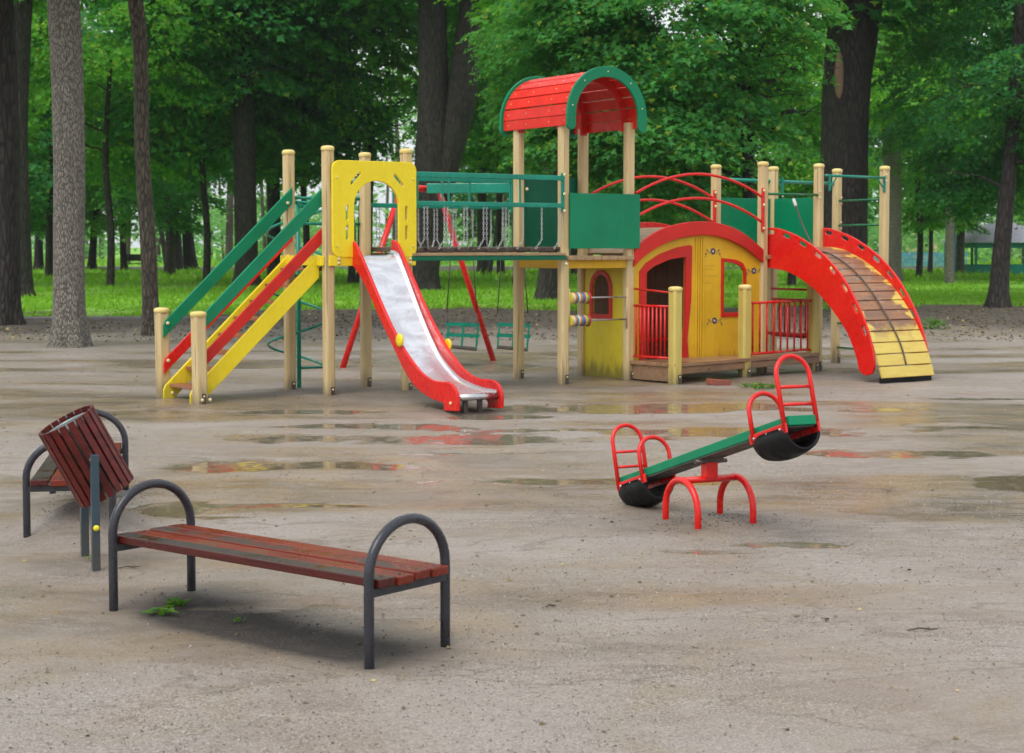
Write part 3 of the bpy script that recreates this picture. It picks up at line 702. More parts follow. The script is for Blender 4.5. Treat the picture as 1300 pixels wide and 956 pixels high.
# curved ramp
rt=[(.03,1.753),(-.192,1.741),(-.542,1.645),(-.928,1.455),(-1.22,1.229),(-1.426,1.0),(-1.629,.69),(-1.745,.406),(-1.785,.20),(-1.75,.10)]
rl=[(-1.66,.075),(-1.56,.12),(-1.514,.253),(-1.43,.43),(-1.31,.605),(-1.062,.846),(-.766,1.060),(-.375,1.225),(.03,1.275)]
rtop=smooth(rt,4); rlow=smooth(rl,4)
def off(P,i,d):
    a=Vector(P[max(i-1,0)]);b_=Vector(P[min(i+1,len(P)-1)]);t=(b_-a).normalized();n=Vector((t.y,-t.x)); return Vector(P[i])-n*d if False else Vector(P[i])+Vector((t.y,-t.x))*(-d),t
def ramp_side(u,mat):
    holes=[]
    L=[0]
    for i in range(1,len(rtop)): L.append(L[-1]+(Vector(rtop[i])-Vector(rtop[i-1])).length)
    for k in range(8):
        s=.10+k*.295; i=max(j for j in range(len(L)) if L[j]<=s); 
        a=Vector(rtop[i]);b_=Vector(rtop[min(i+1,len(rtop)-1)]);t=(b_-a).normalized();p=a+t*(s-L[i]); n=Vector((-t.y,t.x))
        if n.y>0 or (abs(n.y)<.05 and n.x>0): n=-n
        inw=n if (Vector((-.5,.4))-p).dot(n)>0 or True else -n
        # inward = towards the lower-left of the curve (towards the platform side)
        inw=Vector((t.y,-t.x)); 
        if inw.dot(Vector((.2,-.6))-p+Vector((0,0)))<0: inw=-inw
        c=p+inw*.055; holes.append(slot(c.x,c.y,.085,.045,math.degrees(math.atan2(t.y,t.x))))
    return plate('ramp_side',[rtop+rlow]+holes,.03,M[mat],UPL(u),ps,.006)
ramp_side(5.925,'red')
rtop=smooth([(-.062,1.753)]+rt[1:],4); rlow=smooth(rl[:-1]+[(-.062,1.272)],4); ramp_side(6.795,'red')
pc=[(.0,1.50),(-.2,1.505),(-.42,1.475),(-.763,1.345),(-1.097,1.150),(-1.34,.945),(-1.546,.705),(-1.706,.455),(-1.80,.265),(-1.88,.05)]
pcs=smooth(pc,12)
LL=[0]
for i in range(1,len(pcs)): LL.append(LL[-1]+(Vector(pcs[i])-Vector(pcs[i-1])).length)
def at_len(s):
    i=max(j for j in range(len(LL)) if LL[j]<=s); i=min(i,len(pcs)-2); t=(s-LL[i])/(LL[i+1]-LL[i]); return Vector(pcs[i]).lerp(Vector(pcs[i+1]),t)
NP=18; b=MB()
for k in range(NP):
    a=at_len(LL[-1]*k/NP+.007); c=at_len(LL[-1]*(k+1)/NP-.007); d=c-a; m=(a+c)/2; an=math.atan2(d.y,d.x)
    wd=.83; b.box((6.36,m.x,m.y),(wd,d.length,.03),Matrix.Rotation(an,3,'X'))
b.build('ramp_boards',M['ramp'],ps,.003)
b=MB(); b.box((6.36,-1.84,.03),(.80,.04,.07)); b.build('ramp_foot_strip',M['black'],ps)  # black strip under the lowest ramp board
rp=[(6.30,-.03,2.14),(6.30,-.20,1.80),(6.30,-.42,1.51)]+[(6.345+.015*sin(i),at_len(s).x-.012,at_len(s).y+.032) for i,s in enumerate(np.linspace(.62,LL[-1]-.12,10))]
b=MB(); b.tube(smooth(rp,4),.010,7); rope=b.build('climbing_rope',M['rope'],ps)
b=MB(); b.lathe([(.016,0),(.02,.01),(.02,.09),(.014,.1)],10,ang(Vector((0,-.17,-.34))),(6.30,-.045,2.10)); b.build('rope_clamp',M['white'],rope)

# ------------------------------------------------------------------ swing set behind the bridge
sA=Vector((-1.19,21.95,0)); sdir=Vector((2.11,-.45,0)).normalized(); sn=Vector((.78,.63,0))
ss=thing('swing_set','red and teal metal swing set behind the chain bridge','swing set',sA)
BL=2.15; b=MB(); b.beam((.1,-.02,2.27),sdir*BL+Vector((0,0,2.27)),.10,.13); b.build('top_beam',M['teal'],ss,.01)
for e in (0,BL):
    o_=sdir*e
    if e>0:
        b=MB(); b.tube([o_+Vector((0,0,2.3)),o_+Vector((0,0,-.1))],.04,12); b.build('leg',M['red'],ss); continue
    for sg in (-1,1):
        b=MB(); b.tube([o_+sn*sg*.30+Vector((0,0,2.26)),o_+sn*sg*1.24+Vector((0,0,-.1))],.038,12); b.build('leg',M['red'],ss)
    b=MB(); b.tube([o_-sn*.31+Vector((0,0,2.27)),o_+sn*.31+Vector((0,0,2.27))],.045,12); b.build('apex_bracket',M['red'],ss)
for e in (.55,1.22):
    c=sdir*e; sw=MB(); z0=.22
    # bucket seat with frame back
    sw.box(c+Vector((0,0,z0)),(.40,.32,.03),Matrix.Rotation(.1,3,'Y')); seat=sw.build('swing_seat',M['dsteel'],ss,.005)
    for sy in (-1,1):
      fr=MB()
      for x in (-.19,.0,.19):
        fr.beam(c+Vector((x,.14*sy,z0)),c+Vector((x+.03,.15*sy,z0+.32)),.02,.03,(0,1,0))
      for z in (z0+.17,z0+.31): fr.beam(c+Vector((-.2,.15*sy,z)),c+Vector((.23,.15*sy,z-.02)),.02,.03)
      fr.build('seat_guard',M['teal'],seat)
    for x in (-.19,.2):
        for y in (-.12,.12):
            pass
        cm=MB(); cm.tube([c+Vector((x*.6,0,2.2)),c+Vector((x*.8,0,1.2)),c+Vector((x,.0,z0+.45))],.008,6); cm.tube([c+Vector((x,0,z0+.45)),c+Vector((x,.14,z0+.3))],.007,6); cm.tube([c+Vector((x,0,z0+.45)),c+Vector((x,-.14,z0+.3))],.007,6)
        cm.build('hanging_chain',M['dsteel'],seat)

# ------------------------------------------------------------------ benches
def make_bench(name,label,p,q,width,nleg=.0):
    """p,q: ground centres of the near and far hoop"""
    d=(q-p); L=d.length; rz=math.atan2(d.y,d.x); r=thing(name,label,'bench',p,rz)
    w=width/2
    for x in (0,L):
        P=[(x,-w,-.12)]+[(x,-w,.12),(x,-w,.325)]+[(x,-w*cos(a)*1.0,.325+.192*sin(a)) for a in np.linspace(0,pi,19)[1:-1]]+[(x,w,.325),(x,w,.12),(x,w,-.12)]
        b=MB(); b.tube(P,.0195,16); b.build('armrest_hoop',M['tube'],r)
        b=MB(); b.beam((x,-w+.01,.268),(x,w-.01,.268),.035,.03); b.build('cross_bracket',M['tube'],r)
    pw=(width-.035)/4
    for k in range(4):
        y=-w+.017+pw*(k+.5); b=MB(); sgz=.0025*math.sin(k*2.3)
        b.box((L/2,y,.300+sgz),(L+.075-.01*(k%2),pw-.011,.034)); b.build('seat_plank',M[('bench_red','bench','bench_red','bench_worn')[k]],r,.005)
    for x in (0,L):
        for k in range(4): b=MB(); b.sphere((x,-w+.017+pw*(k+.5),.3165),.0065,8,4); b.build('plank_screw',M['dsteel'],r)
    return r
near_=(G(467,845)+G(567,818))/2; far_=(G(145,773)+G(243,757))/2
make_bench('park_bench','nearest wet red-brown slatted bench with dark tubular hoop armrests, in the foreground',near_,far_,.425)
make_bench('park_bench','slatted bench with hoop armrests seen end-on behind the tilted litter bin',Vector((-2.33,8.86,0)),Vector((-2.615,10.41,0)),.44)

# ------------------------------------------------------------------ litter bin
pr=G(122,727); pl=G(108,712); mid=(pr+pl)/2; ax=(pr-pl).normalized()
bn=thing('litter_bin','tilted round litter bin of red-brown slats between two blue-grey posts','litter bin',mid)
for p_,h in ((pr,.56),(pl,.50)):
    l=p_-mid; b=MB(); b.box((l.x,l.y,h/2-.06),(.038,.038,h+.12),Matrix.Rotation(math.atan2(ax.y,ax.x),3,'Z')); b.build('post',M['bin_post'],bn,.003)
l=pr-mid
b=MB(); b.lathe([(.014,0),(.015,.006),(.011,.013),(.004,.016)],12,ang(ax),(l.x+ax.x*.02,l.y+ax.y*.02,.215)); b.build('bolt_cap',M['yellow'],bn)
side_=Vector((-ax.y,ax.x,0)); 
if side_.x<0: side_=-side_
axis=(Vector((0,0,1))*cos(radians(28))-side_*sin(radians(28))).normalized()
C0=Vector((-.012,0,.535)); Rm=Matrix((side_.cross(axis)*0+axis.cross(ax).normalized(),ax,axis)).transposed()
RBIN=.136; LB=.405; NS=20
b=MB()
for k in range(NS):
    a=2*pi*k/NS; R2=Rm@Matrix.Rotation(a,3,'Z'); c=C0+R2@Vector((RBIN,0,0)); b.box(c,(.015,.033,LB),R2)
b.build('bin_slats',M['slat'],bn,.002)
b=MB()
for zz in (-.15,.165):
    pts=[C0+Rm@Vector(((RBIN-.012)*cos(a),(RBIN-.012)*sin(a),zz)) for a in np.linspace(0,2*pi,33)[:-1]]; b.tube(pts,.006,6,closed=True)
b.build('hoop_band',M['dsteel'],bn)
b=MB(); ri=RBIN-.018; prof=[(.01,-.18),(ri,-.18),(ri,.172),(ri+.004,.178),(ri-.004,.178),(ri-.006,.172),(ri-.006,-.172),(.01,-.172)]
vs=[];seg=32
for r0_,z0_ in prof:
    for k in range(seg):
        a=2*pi*k/seg; vs.append(C0+Rm@Vector((r0_*cos(a),r0_*sin(a),z0_)))
b.add(vs,[(i*seg+k,i*seg+(k+1)%seg,(i+1)*seg+(k+1)%seg,(i+1)*seg+k) for i in range(len(prof)-1) for k in range(seg)],True); b.build('inner_liner',M['liner'],bn)
b=MB(); b.tube([C0-ax*.165,C0-ax*.12],.01,8); b.tube([C0+ax*.12,C0+ax*.165],.01,8); b.build('pivot_pin',M['steel'],bn)

# ------------------------------------------------------------------ seesaw
f1,b1,f2,b2=G(886,677),G(845,665),G(956,671),G(914,660)
sc_=(f1+b1+f2+b2)/4; ux=((f2+b2)-(f1+b1)).normalized(); vx=((f1+f2)-(b1+b2)).normalized()
sw=thing('seesaw','red and green seesaw on a four-legged base, its far end resting on the ground','seesaw',sc_,0)
for a_,c_ in ((f1,b1),(f2,b2)):
    a=a_-sc_; c=c_-sc_; m=(a+c)/2; h=.265; P=[Vector((a.x,a.y,-.12))]
    P+=[m+(a-m)*cos(t)*1.0+Vector((0,0,.10+ (h-.10)*sin(t))) for t in np.linspace(0,pi,17)]
    P+=[Vector((c.x,c.y,-.12))]
    b=MB(); b.tube(P,.0185,14); b.build('base_hoop',M['red'],sw)
m1=(f1+b1)/2-sc_; m2=(f2+b2)/2-sc_
b=MB(); b.tube([m1+Vector((0,0,.262)),m2+Vector((0,0,.262))],.0185,14); b.build('base_crossbar',M['red'],sw)
b=MB(); b.box(Vector((0,0,.315)),(.075,.06,.09),Matrix.Rotation(math.atan2(ux.y,ux.x),3,'Z')); b.build('pivot_post',M['red'],sw,.004)
TL=radians(17); e=(vx*cos(TL)+Vector((0,0,sin(TL)))).normalized(); nn=ux.cross(e); 
if nn.z<0: nn=-nn
C1=Vector((0,0,.405)); RS=Matrix((e,nn.cross(e),nn)).transposed(); yy=nn.cross(e)
def S(a,bb,c): return C1+e*a+yy*bb+nn*c
WB=.165; LP=.90
b=MB(); b.box(S(0,0,.0),(2*LP,WB,.050),RS); b.build('plank',M['green'],sw,.005)
b=MB(); b.box(S(0,0,-.0285),(2*LP-.05,WB-.01,.006),RS); b.build('plank_underside',M['under'],sw)  # thin grey sheet, darker than the green plank above it
b=MB(); b.box(S(0,0,-.04),(.05,.14,.03),RS); b.tube([S(0,-.10,-.045),S(0,.10,-.045)],.012,10); b.build('pivot_bracket',M['dsteel'],sw)
for sg in (1,-1):
    for (aa,h,name) in ((LP-.0-.02,.335,'backrest_hoop'),(LP-.31,.205,'handle_hoop')):
        w=WB/2+.018; P=[S(sg*aa,-w,-.05)]
        P+=[S(sg*(aa+.0),-w,h-w)]+[S(sg*aa,-w*cos(t),h-w+w*sin(t)) for t in np.linspace(0,pi,15)[1:-1]]+[S(sg*aa,w,h-w),S(sg*aa,w,-.05)]
        b=MB(); b.tube(P,.0125,12); hp=b.build(name,M['red'],sw)
        if h>.3:
            for c in (.085,.175):
                b=MB(); b.tube([S(sg*aa,-w,c),S(sg*aa,w,c)],.009,8); b.build('crossbar',M['red'],hp)
    for s2 in (-1,1):
        b=MB(); b.box(S(sg*(LP-.175),s2*(WB/2+.016),-.035),(.34,.012,.05),RS); b.build('side_plate',M['red'],sw,.003)
        b=MB()
        for q in (-.12,0,.12): b.sphere(S(sg*(LP-.175+q),s2*(WB/2+.024),-.035),.008,8,4)
        b.build('plate_bolt',M['steel'],sw)
    # half tyre: an open rubber U under the plank, its axis along the plank
    b=MB(); na=25; nl=9; vs=[]
    for inner in (0,.011):
        for i in range(na):
            a=pi+pi*i/(na-1)
            for k in range(nl):
                t=-1+2*k/(nl-1); rr=.128-.018*t*t-inner
                sq=.80+.20*abs(sin(a))**.5
                vs.append(S(sg*(LP-.165+t*.155),rr*cos(a)*(1 if abs(sin(a))>.35 else .86+.4*abs(sin(a))),-.028+rr*sin(a)*(1.12 if sg>0 else 1.22)))
    N=na*nl; fs=[]
    for i in range(na-1):
        for k in range(nl-1):
            q=i*nl+k; fs.append((q,q+1,q+nl+1,q+nl)); fs.append((N+q,N+q+nl,N+q+nl+1,N+q+1))
        q=i*nl; fs.append((q,q+nl,N+q+nl,N+q)); q=i*nl+nl-1; fs.append((q,N+q,N+q+nl,q+nl))
    for i in (0,na-1):
        for k in range(nl-1): q=i*nl+k; fs.append((q,q+1,N+q+1,N+q))
    b.add(vs,fs,True); b.build('half_tyre',M['black'],sw)

# ------------------------------------------------------------------ brick, twigs, weeds, litter
g=G(912,489); b=MB(); b.box((0,0,.03),(.25,.12,.065),Matrix.Rotation(.1,3,'Y')); o=b.build('brick',M['brick'],None,.006); o.location=g; o.rotation_euler=(0,0,.3)
tag(o,'broken reddish brick lying on the mud in front of the porch','brick')
for (px_,py_,L,a,lab) in ((1172,802,.13,.15,'thin dark twig lying on the gritty mud at the right'),(164,725,.10,.35,'dark flat twig beside the left end of the near bench'),(1050,790,.05,1.2,'tiny dark twig on the mud below the seesaw'),(700,772,.06,.6,'short pale twig on the mud right of the near bench')):
    g=G(px_,py_); b=MB(); b.tube([(-L/2,0,.004),(-L*.1,.008,.009),(L*.2,-.004,.006),(L/2,.01,.004)],[.003,.004,.0035,.002],6); b.tube([(L*.1,0,.006),(L*.3,.03,.006)],.002,5)
    o=b.build('twig',M['plank_d']); o.location=(g.x,g.y,gz(g.x,g.y)+.002); o.rotation_euler=(0,0,a); tag(o,lab,'twig')

def leaves_mesh(name, C, N_, T, L, W, mat):
    """one six-cornered leaf per row: centre C, normal N_, length axis T"""
    n=len(C); N_=N_/np.linalg.norm(N_,axis=1)[:,None]; T=T-N_*np.sum(T*N_,1)[:,None]; T/=np.linalg.norm(T,axis=1)[:,None]; B=np.cross(N_,T)
    shp=[(0,-.5,0),(.58,-.10,.13),(.17,.10,.04),(0,.56,-.08),(-.17,.10,.04),(-.58,-.10,.13)]
    vs=np.zeros((n,6,3))
    for i,(x,y,z) in enumerate(shp): vs[:,i]=C+B*(x*W)[:,None]+T*(y*L)[:,None]+N_*(z*W)[:,None]
    me=bpy.data.meshes.new(name); me.vertices.add(n*6); me.vertices.foreach_set('co',vs.astype(np.float32).ravel())
    me.loops.add(n*8); base=np.arange(n)[:,None]*6
    idx=(base+np.array([[0,1,2,3,0,3,4,5]])).astype(np.int32); me.loops.foreach_set('vertex_index',idx.ravel())
    me.polygons.add(n*2); me.polygons.foreach_set('loop_start',np.arange(0,n*8,4,dtype=np.int32)); me.polygons.foreach_set('loop_total',np.full(n*2,4,dtype=np.int32))
    me.update(calc_edges=True); me.materials.append(mat); return me
def stuffobj(name,me,label,cat,kind='stuff'):
    o=link(bpy.data.objects.new(name,me)); return tag(o,label,cat,kind=kind)
def tuft(c,n,r,L,W,up,seed,flat=.5):
    s=np.random.RandomState(seed); a=s.rand(n)*2*pi; q=np.sqrt(s.rand(n))*r
    C=np.stack([np.cos(a)*q,np.sin(a)*q,up*s.rand(n)*(1-q/r*.6)+.012],-1)
    T=np.stack([np.cos(a),np.sin(a),s.randn(n)*.4+flat],-1); N_=np.stack([-np.cos(a)*flat,-np.sin(a)*flat,np.ones(n)],-1)+s.randn(n,3)*.3
    return C,N_,T,L*(.6+.8*s.rand(n)),W*(.6+.8*s.rand(n))
for (px_,py_,n,r,L,W,up,lab) in ((962,492,150,.22,.06,.025,.05,'low green weed on the mud in front of the porch'),(1185,418,120,.3,.10,.05,.25,'leafy green weed growing on the dark soil right of the ramp'),(225,770,26,.05,.05,.028,.03,'small green weed sprouting under the left end of the near bench'),(303,783,14,.03,.025,.012,.015,'tiny green sprout on the dark mud under the near bench'),(368,727,12,.04,.03,.01,.03,'small weed at the foot of the bin posts')):
    if (px_,py_)==(368,727): px_,py_=112,718
    g=G(px_,py_); C,N_,T,L_,W_=tuft(g,n,r,L,W,up,int(px_)); me=leaves_mesh('weed',C,N_,T,L_,W_,M['weed']); o=link(bpy.data.objects.new('weed',me)); o.location=(g.x,g.y,gz(g.x,g.y)); tag(o,lab,'weed')
g=G(206,779); C,N_,T,L_,W_=tuft(g,9,.075,.085,.04,.012,5,.05); me=leaves_mesh('fallen_leaf_sprig',C,N_,T,L_,W_,M['weed']); o=link(bpy.data.objects.new('fallen_leaf_sprig',me)); o.location=(g.x,g.y,gz(g.x,g.y)+.005); tag(o,'fallen sprig of pale green leaves under the near bench','leaf sprig')
# leaf litter and crumbs
s=np.random.RandomState(3); n=2600; y=4.0+s.rand(n)**1.2*24; x=(s.rand(n)-.5)*2*(.33*y+.6)
zz=np.array([gz(a,b_) for a,b_ in zip(x,y)])+.004
Ls=(.006+.022*s.rand(n)**2)*(1+y*.03)
me=leaves_mesh('leaf_litter',np.stack([x,y,zz],-1),np.stack([s.randn(n)*.25,s.randn(n)*.25,np.ones(n)],-1),np.stack([s.randn(n),s.randn(n),s.randn(n)*.1],-1),Ls,Ls*(.3+.6*s.rand(n)),M['litter'])
stuffobj('leaf_litter',me,'small dead leaves and crumbs strewn over the wet mud','leaf litter')
n=9000; y=27+s.rand(n)*17; x=(s.rand(n)-.5)*2*(.36*y+1); zz=np.array([gz(a,b_) for a,b_ in zip(x,y)])+.01
Ls=.04+.06*s.rand(n)
me=leaves_mesh('forest_litter',np.stack([x,y,zz],-1),np.stack([s.randn(n)*.4,s.randn(n)*.4,np.ones(n)],-1),np.stack([s.randn(n),s.randn(n),s.randn(n)*.1],-1),Ls,Ls*(.3+.5*s.rand(n)),M['litter'])
stuffobj('forest_litter',me,'brown leaf litter on the dark soil along the edge of the trees','leaf litter')
n=90000; y=3.9+s.rand(n)**1.5*9; x=(s.rand(n)-.5)*2*(.33*y+.4); k=(fbm(x,y,.6,131,3)+.10*(x>0)+.06*(y<7))>.47+.35*s.rand(n)*1.0; x=x[k];y=y[k];n=len(x)
jx=np.clip(np.searchsorted(xs,x)-1,0,nx-2); iy=np.clip(np.searchsorted(ys,y)-1,0,ny-2)
zz=Z[iy,jx]; kk=(wet[iy,jx]<.1)&(dark[iy,jx]<.3); x=x[kk];y=y[kk];zz=zz[kk];n=len(x)
Ls=.003+.009*s.rand(n)**2.5
gm_=NT('grit'); gr=gm_.add('NewGeometry').outputs['Random Per Island']; gm_.bsdf(Base_Color=gm_.mix(gm_.ramp(gr,.2,.8),(.10,.085,.07),(.36,.31,.26)),Roughness=.45)
me=leaves_mesh('gravel_grit',np.stack([x,y,zz+.0022],-1),np.stack([s.randn(n)*.5,s.randn(n)*.5,np.ones(n)],-1),np.stack([s.randn(n),s.randn(n),s.randn(n)*.1],-1),Ls,Ls*.8,gm_.m)
stuffobj('gravel_grit',me,'fine gravel grit washed out on the wet mud in the foreground','gravel')
# clods of mud in the hollow and the mounds
n=2600; cx=[];cy=[]
for c,rx,ry,rot,k in ((bc,.75,.2,brot,1300),(Vector((-2.4,9.6,0)),.35,.75,.1,600),(Vector((1.15,9.25,0)),.45,.25,.4,350),(PL(.2,.1),1.2,.7,.5,350)):
    a=s.randn(k)*rx*.5; b_=s.randn(k)*ry*.5; cx+=list(c.x+a*cos(rot)-b_*sin(rot)); cy+=list(c.y+a*sin(rot)+b_*cos(rot))
cl_=MB()
for a,b_ in zip(cx,cy):
    r=.002+.006*rng.random()**2; z=gz(a,b_); cl_.add([(a+r*rng.uniform(.7,1.3)*q[0],b_+r*q[1],z+r*q[2]*rng.uniform(.6,1)) for q in ((1,0,0),(-1,0,0),(0,1,0),(0,-1,0),(0,0,1),(0,0,-1))],[(0,2,4),(2,1,4),(1,3,4),(3,0,4)],False)
tm=paint('mud_clod',(.075,.062,.052),(.05,.04,.034),.7)
stuffobj('mud_crumbs',cl_.mesh('mud_crumbs',tm),'dark crumbs of mud on the bare ground','mud crumbs')

# grass: blades and broad weed leaves on the lawn beyond the playground
def grass_field(name,seed,n,y0,y1,h0,w0,label):
    s=np.random.RandomState(seed); y=y0+(y1-y0)*s.rand(n)**1.4; x=(s.rand(n)-.5)*2*(.34*y+3)
    X_=x;Y_=y; edge=36.6+(fbm(X_,Y_,.5,55,3)-.5)*6+np.where(X_>6,6,0)+np.where((X_>-6)&(X_<6),4,0)
    pb=Y_+(fbm(X_,Y_,.06,66,3)-.5)*22
    keep=(y>edge)&~((pb>97)&(pb<122))&(fbm(X_,Y_,.7,71,3)>.42); x=x[keep];y=y[keep];n=len(x)
    h=h0*(.5+.9*s.rand(n))*(.6+.9*fbm(x,y,.35,73,3)); a=s.rand(n)*2*pi
    z=(fbm(x,y,.12,9,3)-.5)*.05*np.clip((y-26)/15,0,1)
    C=np.stack([x,y,z+h*.42],-1); T=np.stack([np.cos(a)*.5,np.sin(a)*.5,np.ones(n)*.9],-1); N_=np.stack([np.cos(a)*1.0,np.sin(a)*1.0,.3+.7*s.rand(n)],-1)
    me=leaves_mesh(name,C,N_,T,h,w0*(.6+.8*s.rand(n)),M['grass']); return stuffobj(name,me,label,'grass')
grass_field('lawn_grass',5,120000,35.5,75,.12,.05,'bright green grass and weeds on the lawn just behind the playground')
grass_field('far_grass',6,42000,70,170,.30,.16,'sunlit pale green grass far back between the trees')

# ------------------------------------------------------------------ trees
def trunk_mb(pts, rad, seg=22, flare=.55, step=.25, rough=.05, seed=0, lobes=5):
    """pts: axis control points, rad radii"""
    P=smooth([tuple(p)+(r,) for p,r in zip(pts,rad)],max(3,int((Vector(pts[-1])-Vector(pts[0])).length/step/ max(1,len(pts)-1))))
    s=np.random.RandomState(seed); ph=s.rand(6)*6.28; tab=s.rand(64,seg*4+1); vs=[]
    for i,(x,y,z,r) in enumerate(P):
        for k in range(seg):
            a=2*pi*k/seg
            q=1+flare*exp(-max(z,0)/.28)*(.55+.45*sin(lobes*a+ph[0])+.15*sin(2*a+ph[1]))
            q+=rough*(sin(7*a+ph[2]+z*.4)*.5+sin(11*a+ph[3]-z*.7)*.35+sin(3*a+ph[4]+z*.9)*.6+(s.rand()-.5)*.9)
            vs.append((x+r*q*cos(a),y+r*q*sin(a),z))
    n=len(P); mb=MB(); mb.add(vs,[(i*seg+k,i*seg+(k+1)%seg,(i+1)*seg+(k+1)%seg,(i+1)*seg+k) for i in range(n-1) for k in range(seg)],True); return mb
def limbs(mb,axis_fn,z0,z1,n,R,r0,seed):
    s=random.Random(seed)
    for k in range(n):
        z=z0+(z1-z0)*(k+.5)/n; p=axis_fn(z); a=s.uniform(0,2*pi)+k*2.4; L=R*s.uniform(.55,.95)*(1-.35*k/n); P=[];rr=[]
        for i in range(7):
            t=i/6; P.append((p[0]+cos(a)*L*t+s.uniform(-.12,.12)*L*t*.5,p[1]+sin(a)*L*t,z+L*(.55*t-.25*t*t)+s.uniform(-.05,.05)*L)); rr.append(r0*(1-k/n*.5)*(1-t*.85))
        mb.tube(P,rr,7,cap=False)
        for j in range(3):
            i=s.choice((2,3,4)); q=Vector(P[i]); a2=a+s.uniform(-1.2,1.2); L2=L*.4
            mb.tube([q+Vector((cos(a2)*L2*t,sin(a2)*L2*t,L2*(.35*t-.3*t*t))) for t in (0,.33,.66,1)],[rr[i]*.6,rr[i]*.45,rr[i]*.3,.008],5,cap=False)
def crown_mesh(name,seed,R,z0,z1,nspray,per,leaf,mat,sr=(.5,1.0),ctr=(0,0),fill=.35,gaps=.25):
    s=np.random.RandomState(seed); ns=nspray*2
    d=s.randn(ns,3); d/=np.linalg.norm(d,axis=1)[:,None]; q=1-(1-fill)*s.rand(ns)**1.6*.8
    zc=(z0+z1)/2; hz=(z1-z0)/2
    lump=1+.22*np.sin(d[:,0]*5+seed)*np.cos(d[:,1]*4.3+seed*2)+.18*np.sin(d[:,2]*7+seed*3)
    c=np.stack([ctr[0]+d[:,0]*R*q*lump,ctr[1]+d[:,1]*R*q*lump,zc+np.sign(d[:,2])*np.abs(d[:,2])**.85*hz*q],-1)
    # gaps in the crown
    g=fbm(c[:,0]+c[:,2]*.7,c[:,1]-c[:,2]*.9,.45,seed+5,2); c=c[g>np.quantile(g,gaps)][:nspray]; ns=len(c)
    rad=sr[0]+(sr[1]-sr[0])*s.rand(ns)
    n=ns*per; ci=np.repeat(np.arange(ns),per); o=c-np.array([ctr[0],ctr[1],zc]); oh=o.copy(); oh[:,2]=0; oh/=np.maximum(np.linalg.norm(oh,axis=1),.3)[:,None]
    a=s.rand(n)*2*pi; r=np.sqrt(s.rand(n))*rad[ci]; tilt=.30+.25*s.rand(ns)
    el=np.stack([np.cos(a)*r,np.sin(a)*r],-1); out_=el[:,0]*oh[ci,0]+el[:,1]*oh[ci,1]
    z=-tilt[ci]*out_-.22*r*r/rad[ci]+s.randn(n)*.07*rad[ci]
    C=np.stack([c[ci,0]+el[:,0],c[ci,1]+el[:,1],c[ci,2]+z],-1)
    N_=np.stack([oh[ci,0]*.45,oh[ci,1]*.45,np.ones(n)*.9],-1)+s.randn(n,3)*.42
    T=np.stack([np.cos(a)+oh[ci,0]*.6,np.sin(a)+oh[ci,1]*.6,-.5+s.randn(n)*.3],-1)
    L=leaf*(.65+.7*s.rand(n)); return leaves_mesh(name,C,N_,T,L,L*(.75+.3*s.rand(n)),mat)

def make_tree(label, base, path, rad, bark_, crown, group=None, limb=(4,9,6,3.5,.07), seg=22, flare=.5, seed=1, name='broadleaf_tree', extra=None, rough=.05):
    """path: list of (dx,z) or (dx,dy,z) relative to base"""
    t=thing(name,label,'tree',base,0,group)
    P=[(p[0],0,p[1]) if len(p)==2 else p for p in path]
    mb=trunk_mb(P,rad,seg,flare,.3,rough,seed)
    def ax(z):
        for a,b_ in zip(P[:-1],P[1:]):
            if z<=b_[2]: q=(z-a[2])/(b_[2]-a[2]); return (a[0]+(b_[0]-a[0])*q,a[1]+(b_[1]-a[1])*q)
        return P[-1][:2]
    if limb: limbs(mb,ax,*limb,seed)
    if extra: extra(mb)
    mb.build('trunk',M[bark_],t)
    for cm,loc,rz,s_ in crown:
        c=bpy.data.objects.new('crown',cm); link(c,t); c.location=loc; c.rotation_euler=(0,0,rz); c.scale=s_ if hasattr(s_,'__len__') else (s_,)*3
    return t

# shared crown meshes (origin at tree base)
CF=crown_mesh('leafy_crown',27,3.1,1.9,9.2,430,66,.14,M['leaf_a'],(.4,.85),gaps=.4,fill=.6)
CG=crown_mesh('leafy_crown',28,3.1,1.9,9.2,430,66,.14,M['leaf_c'],(.4,.85),gaps=.4,fill=.6)
CA=crown_mesh('maple_crown',21,3.1,2.0,9.2,900,70,.135,M['leaf_a'],(.45,.85),gaps=.12)
CS=crown_mesh('shade_crown',22,2.9,2.0,9.0,400,60,.135,M['leaf_b'],(.4,.85),gaps=.35,fill=.55)
CH=crown_mesh('high_crown',23,4.2,0,6.5,230,44,.26,M['leaf_b'],(.6,1.2))
CM=[crown_mesh('mid_crown',31,4.0,2.3,13,360,44,.24,M['leaf_b'],(.6,1.15),gaps=.35),
    crown_mesh('mid_crown',32,4.4,2.6,13,380,44,.25,M['leaf_c'],(.6,1.2),gaps=.3),
    crown_mesh('mid_crown',33,3.8,2.4,12,420,44,.24,M['leaf_c'],(.6,1.1),gaps=.35),
    crown_mesh('mid_crown',34,3.4,4.2,13,380,42,.24,M['leaf_b'],(.6,1.1),gaps=.35)]
Zt=lambda d,y: HC+(311-y)/F*d
def bx(px_,d): return Vector(((px_-650)/F*d,d,0))
def pxpath(d,pts):
    """axis points measured as (px,py) at distance d -> (dx,z)"""
    x0=(pts[0][0]-650)/F*d; return [((p[0]-650)/F*d-x0, max(Zt(d,p[1]),-.15) if i else -.15) for i,p in enumerate(pts)]
BR='bark_brown';BD='bark_dark';BG='bark_grey'
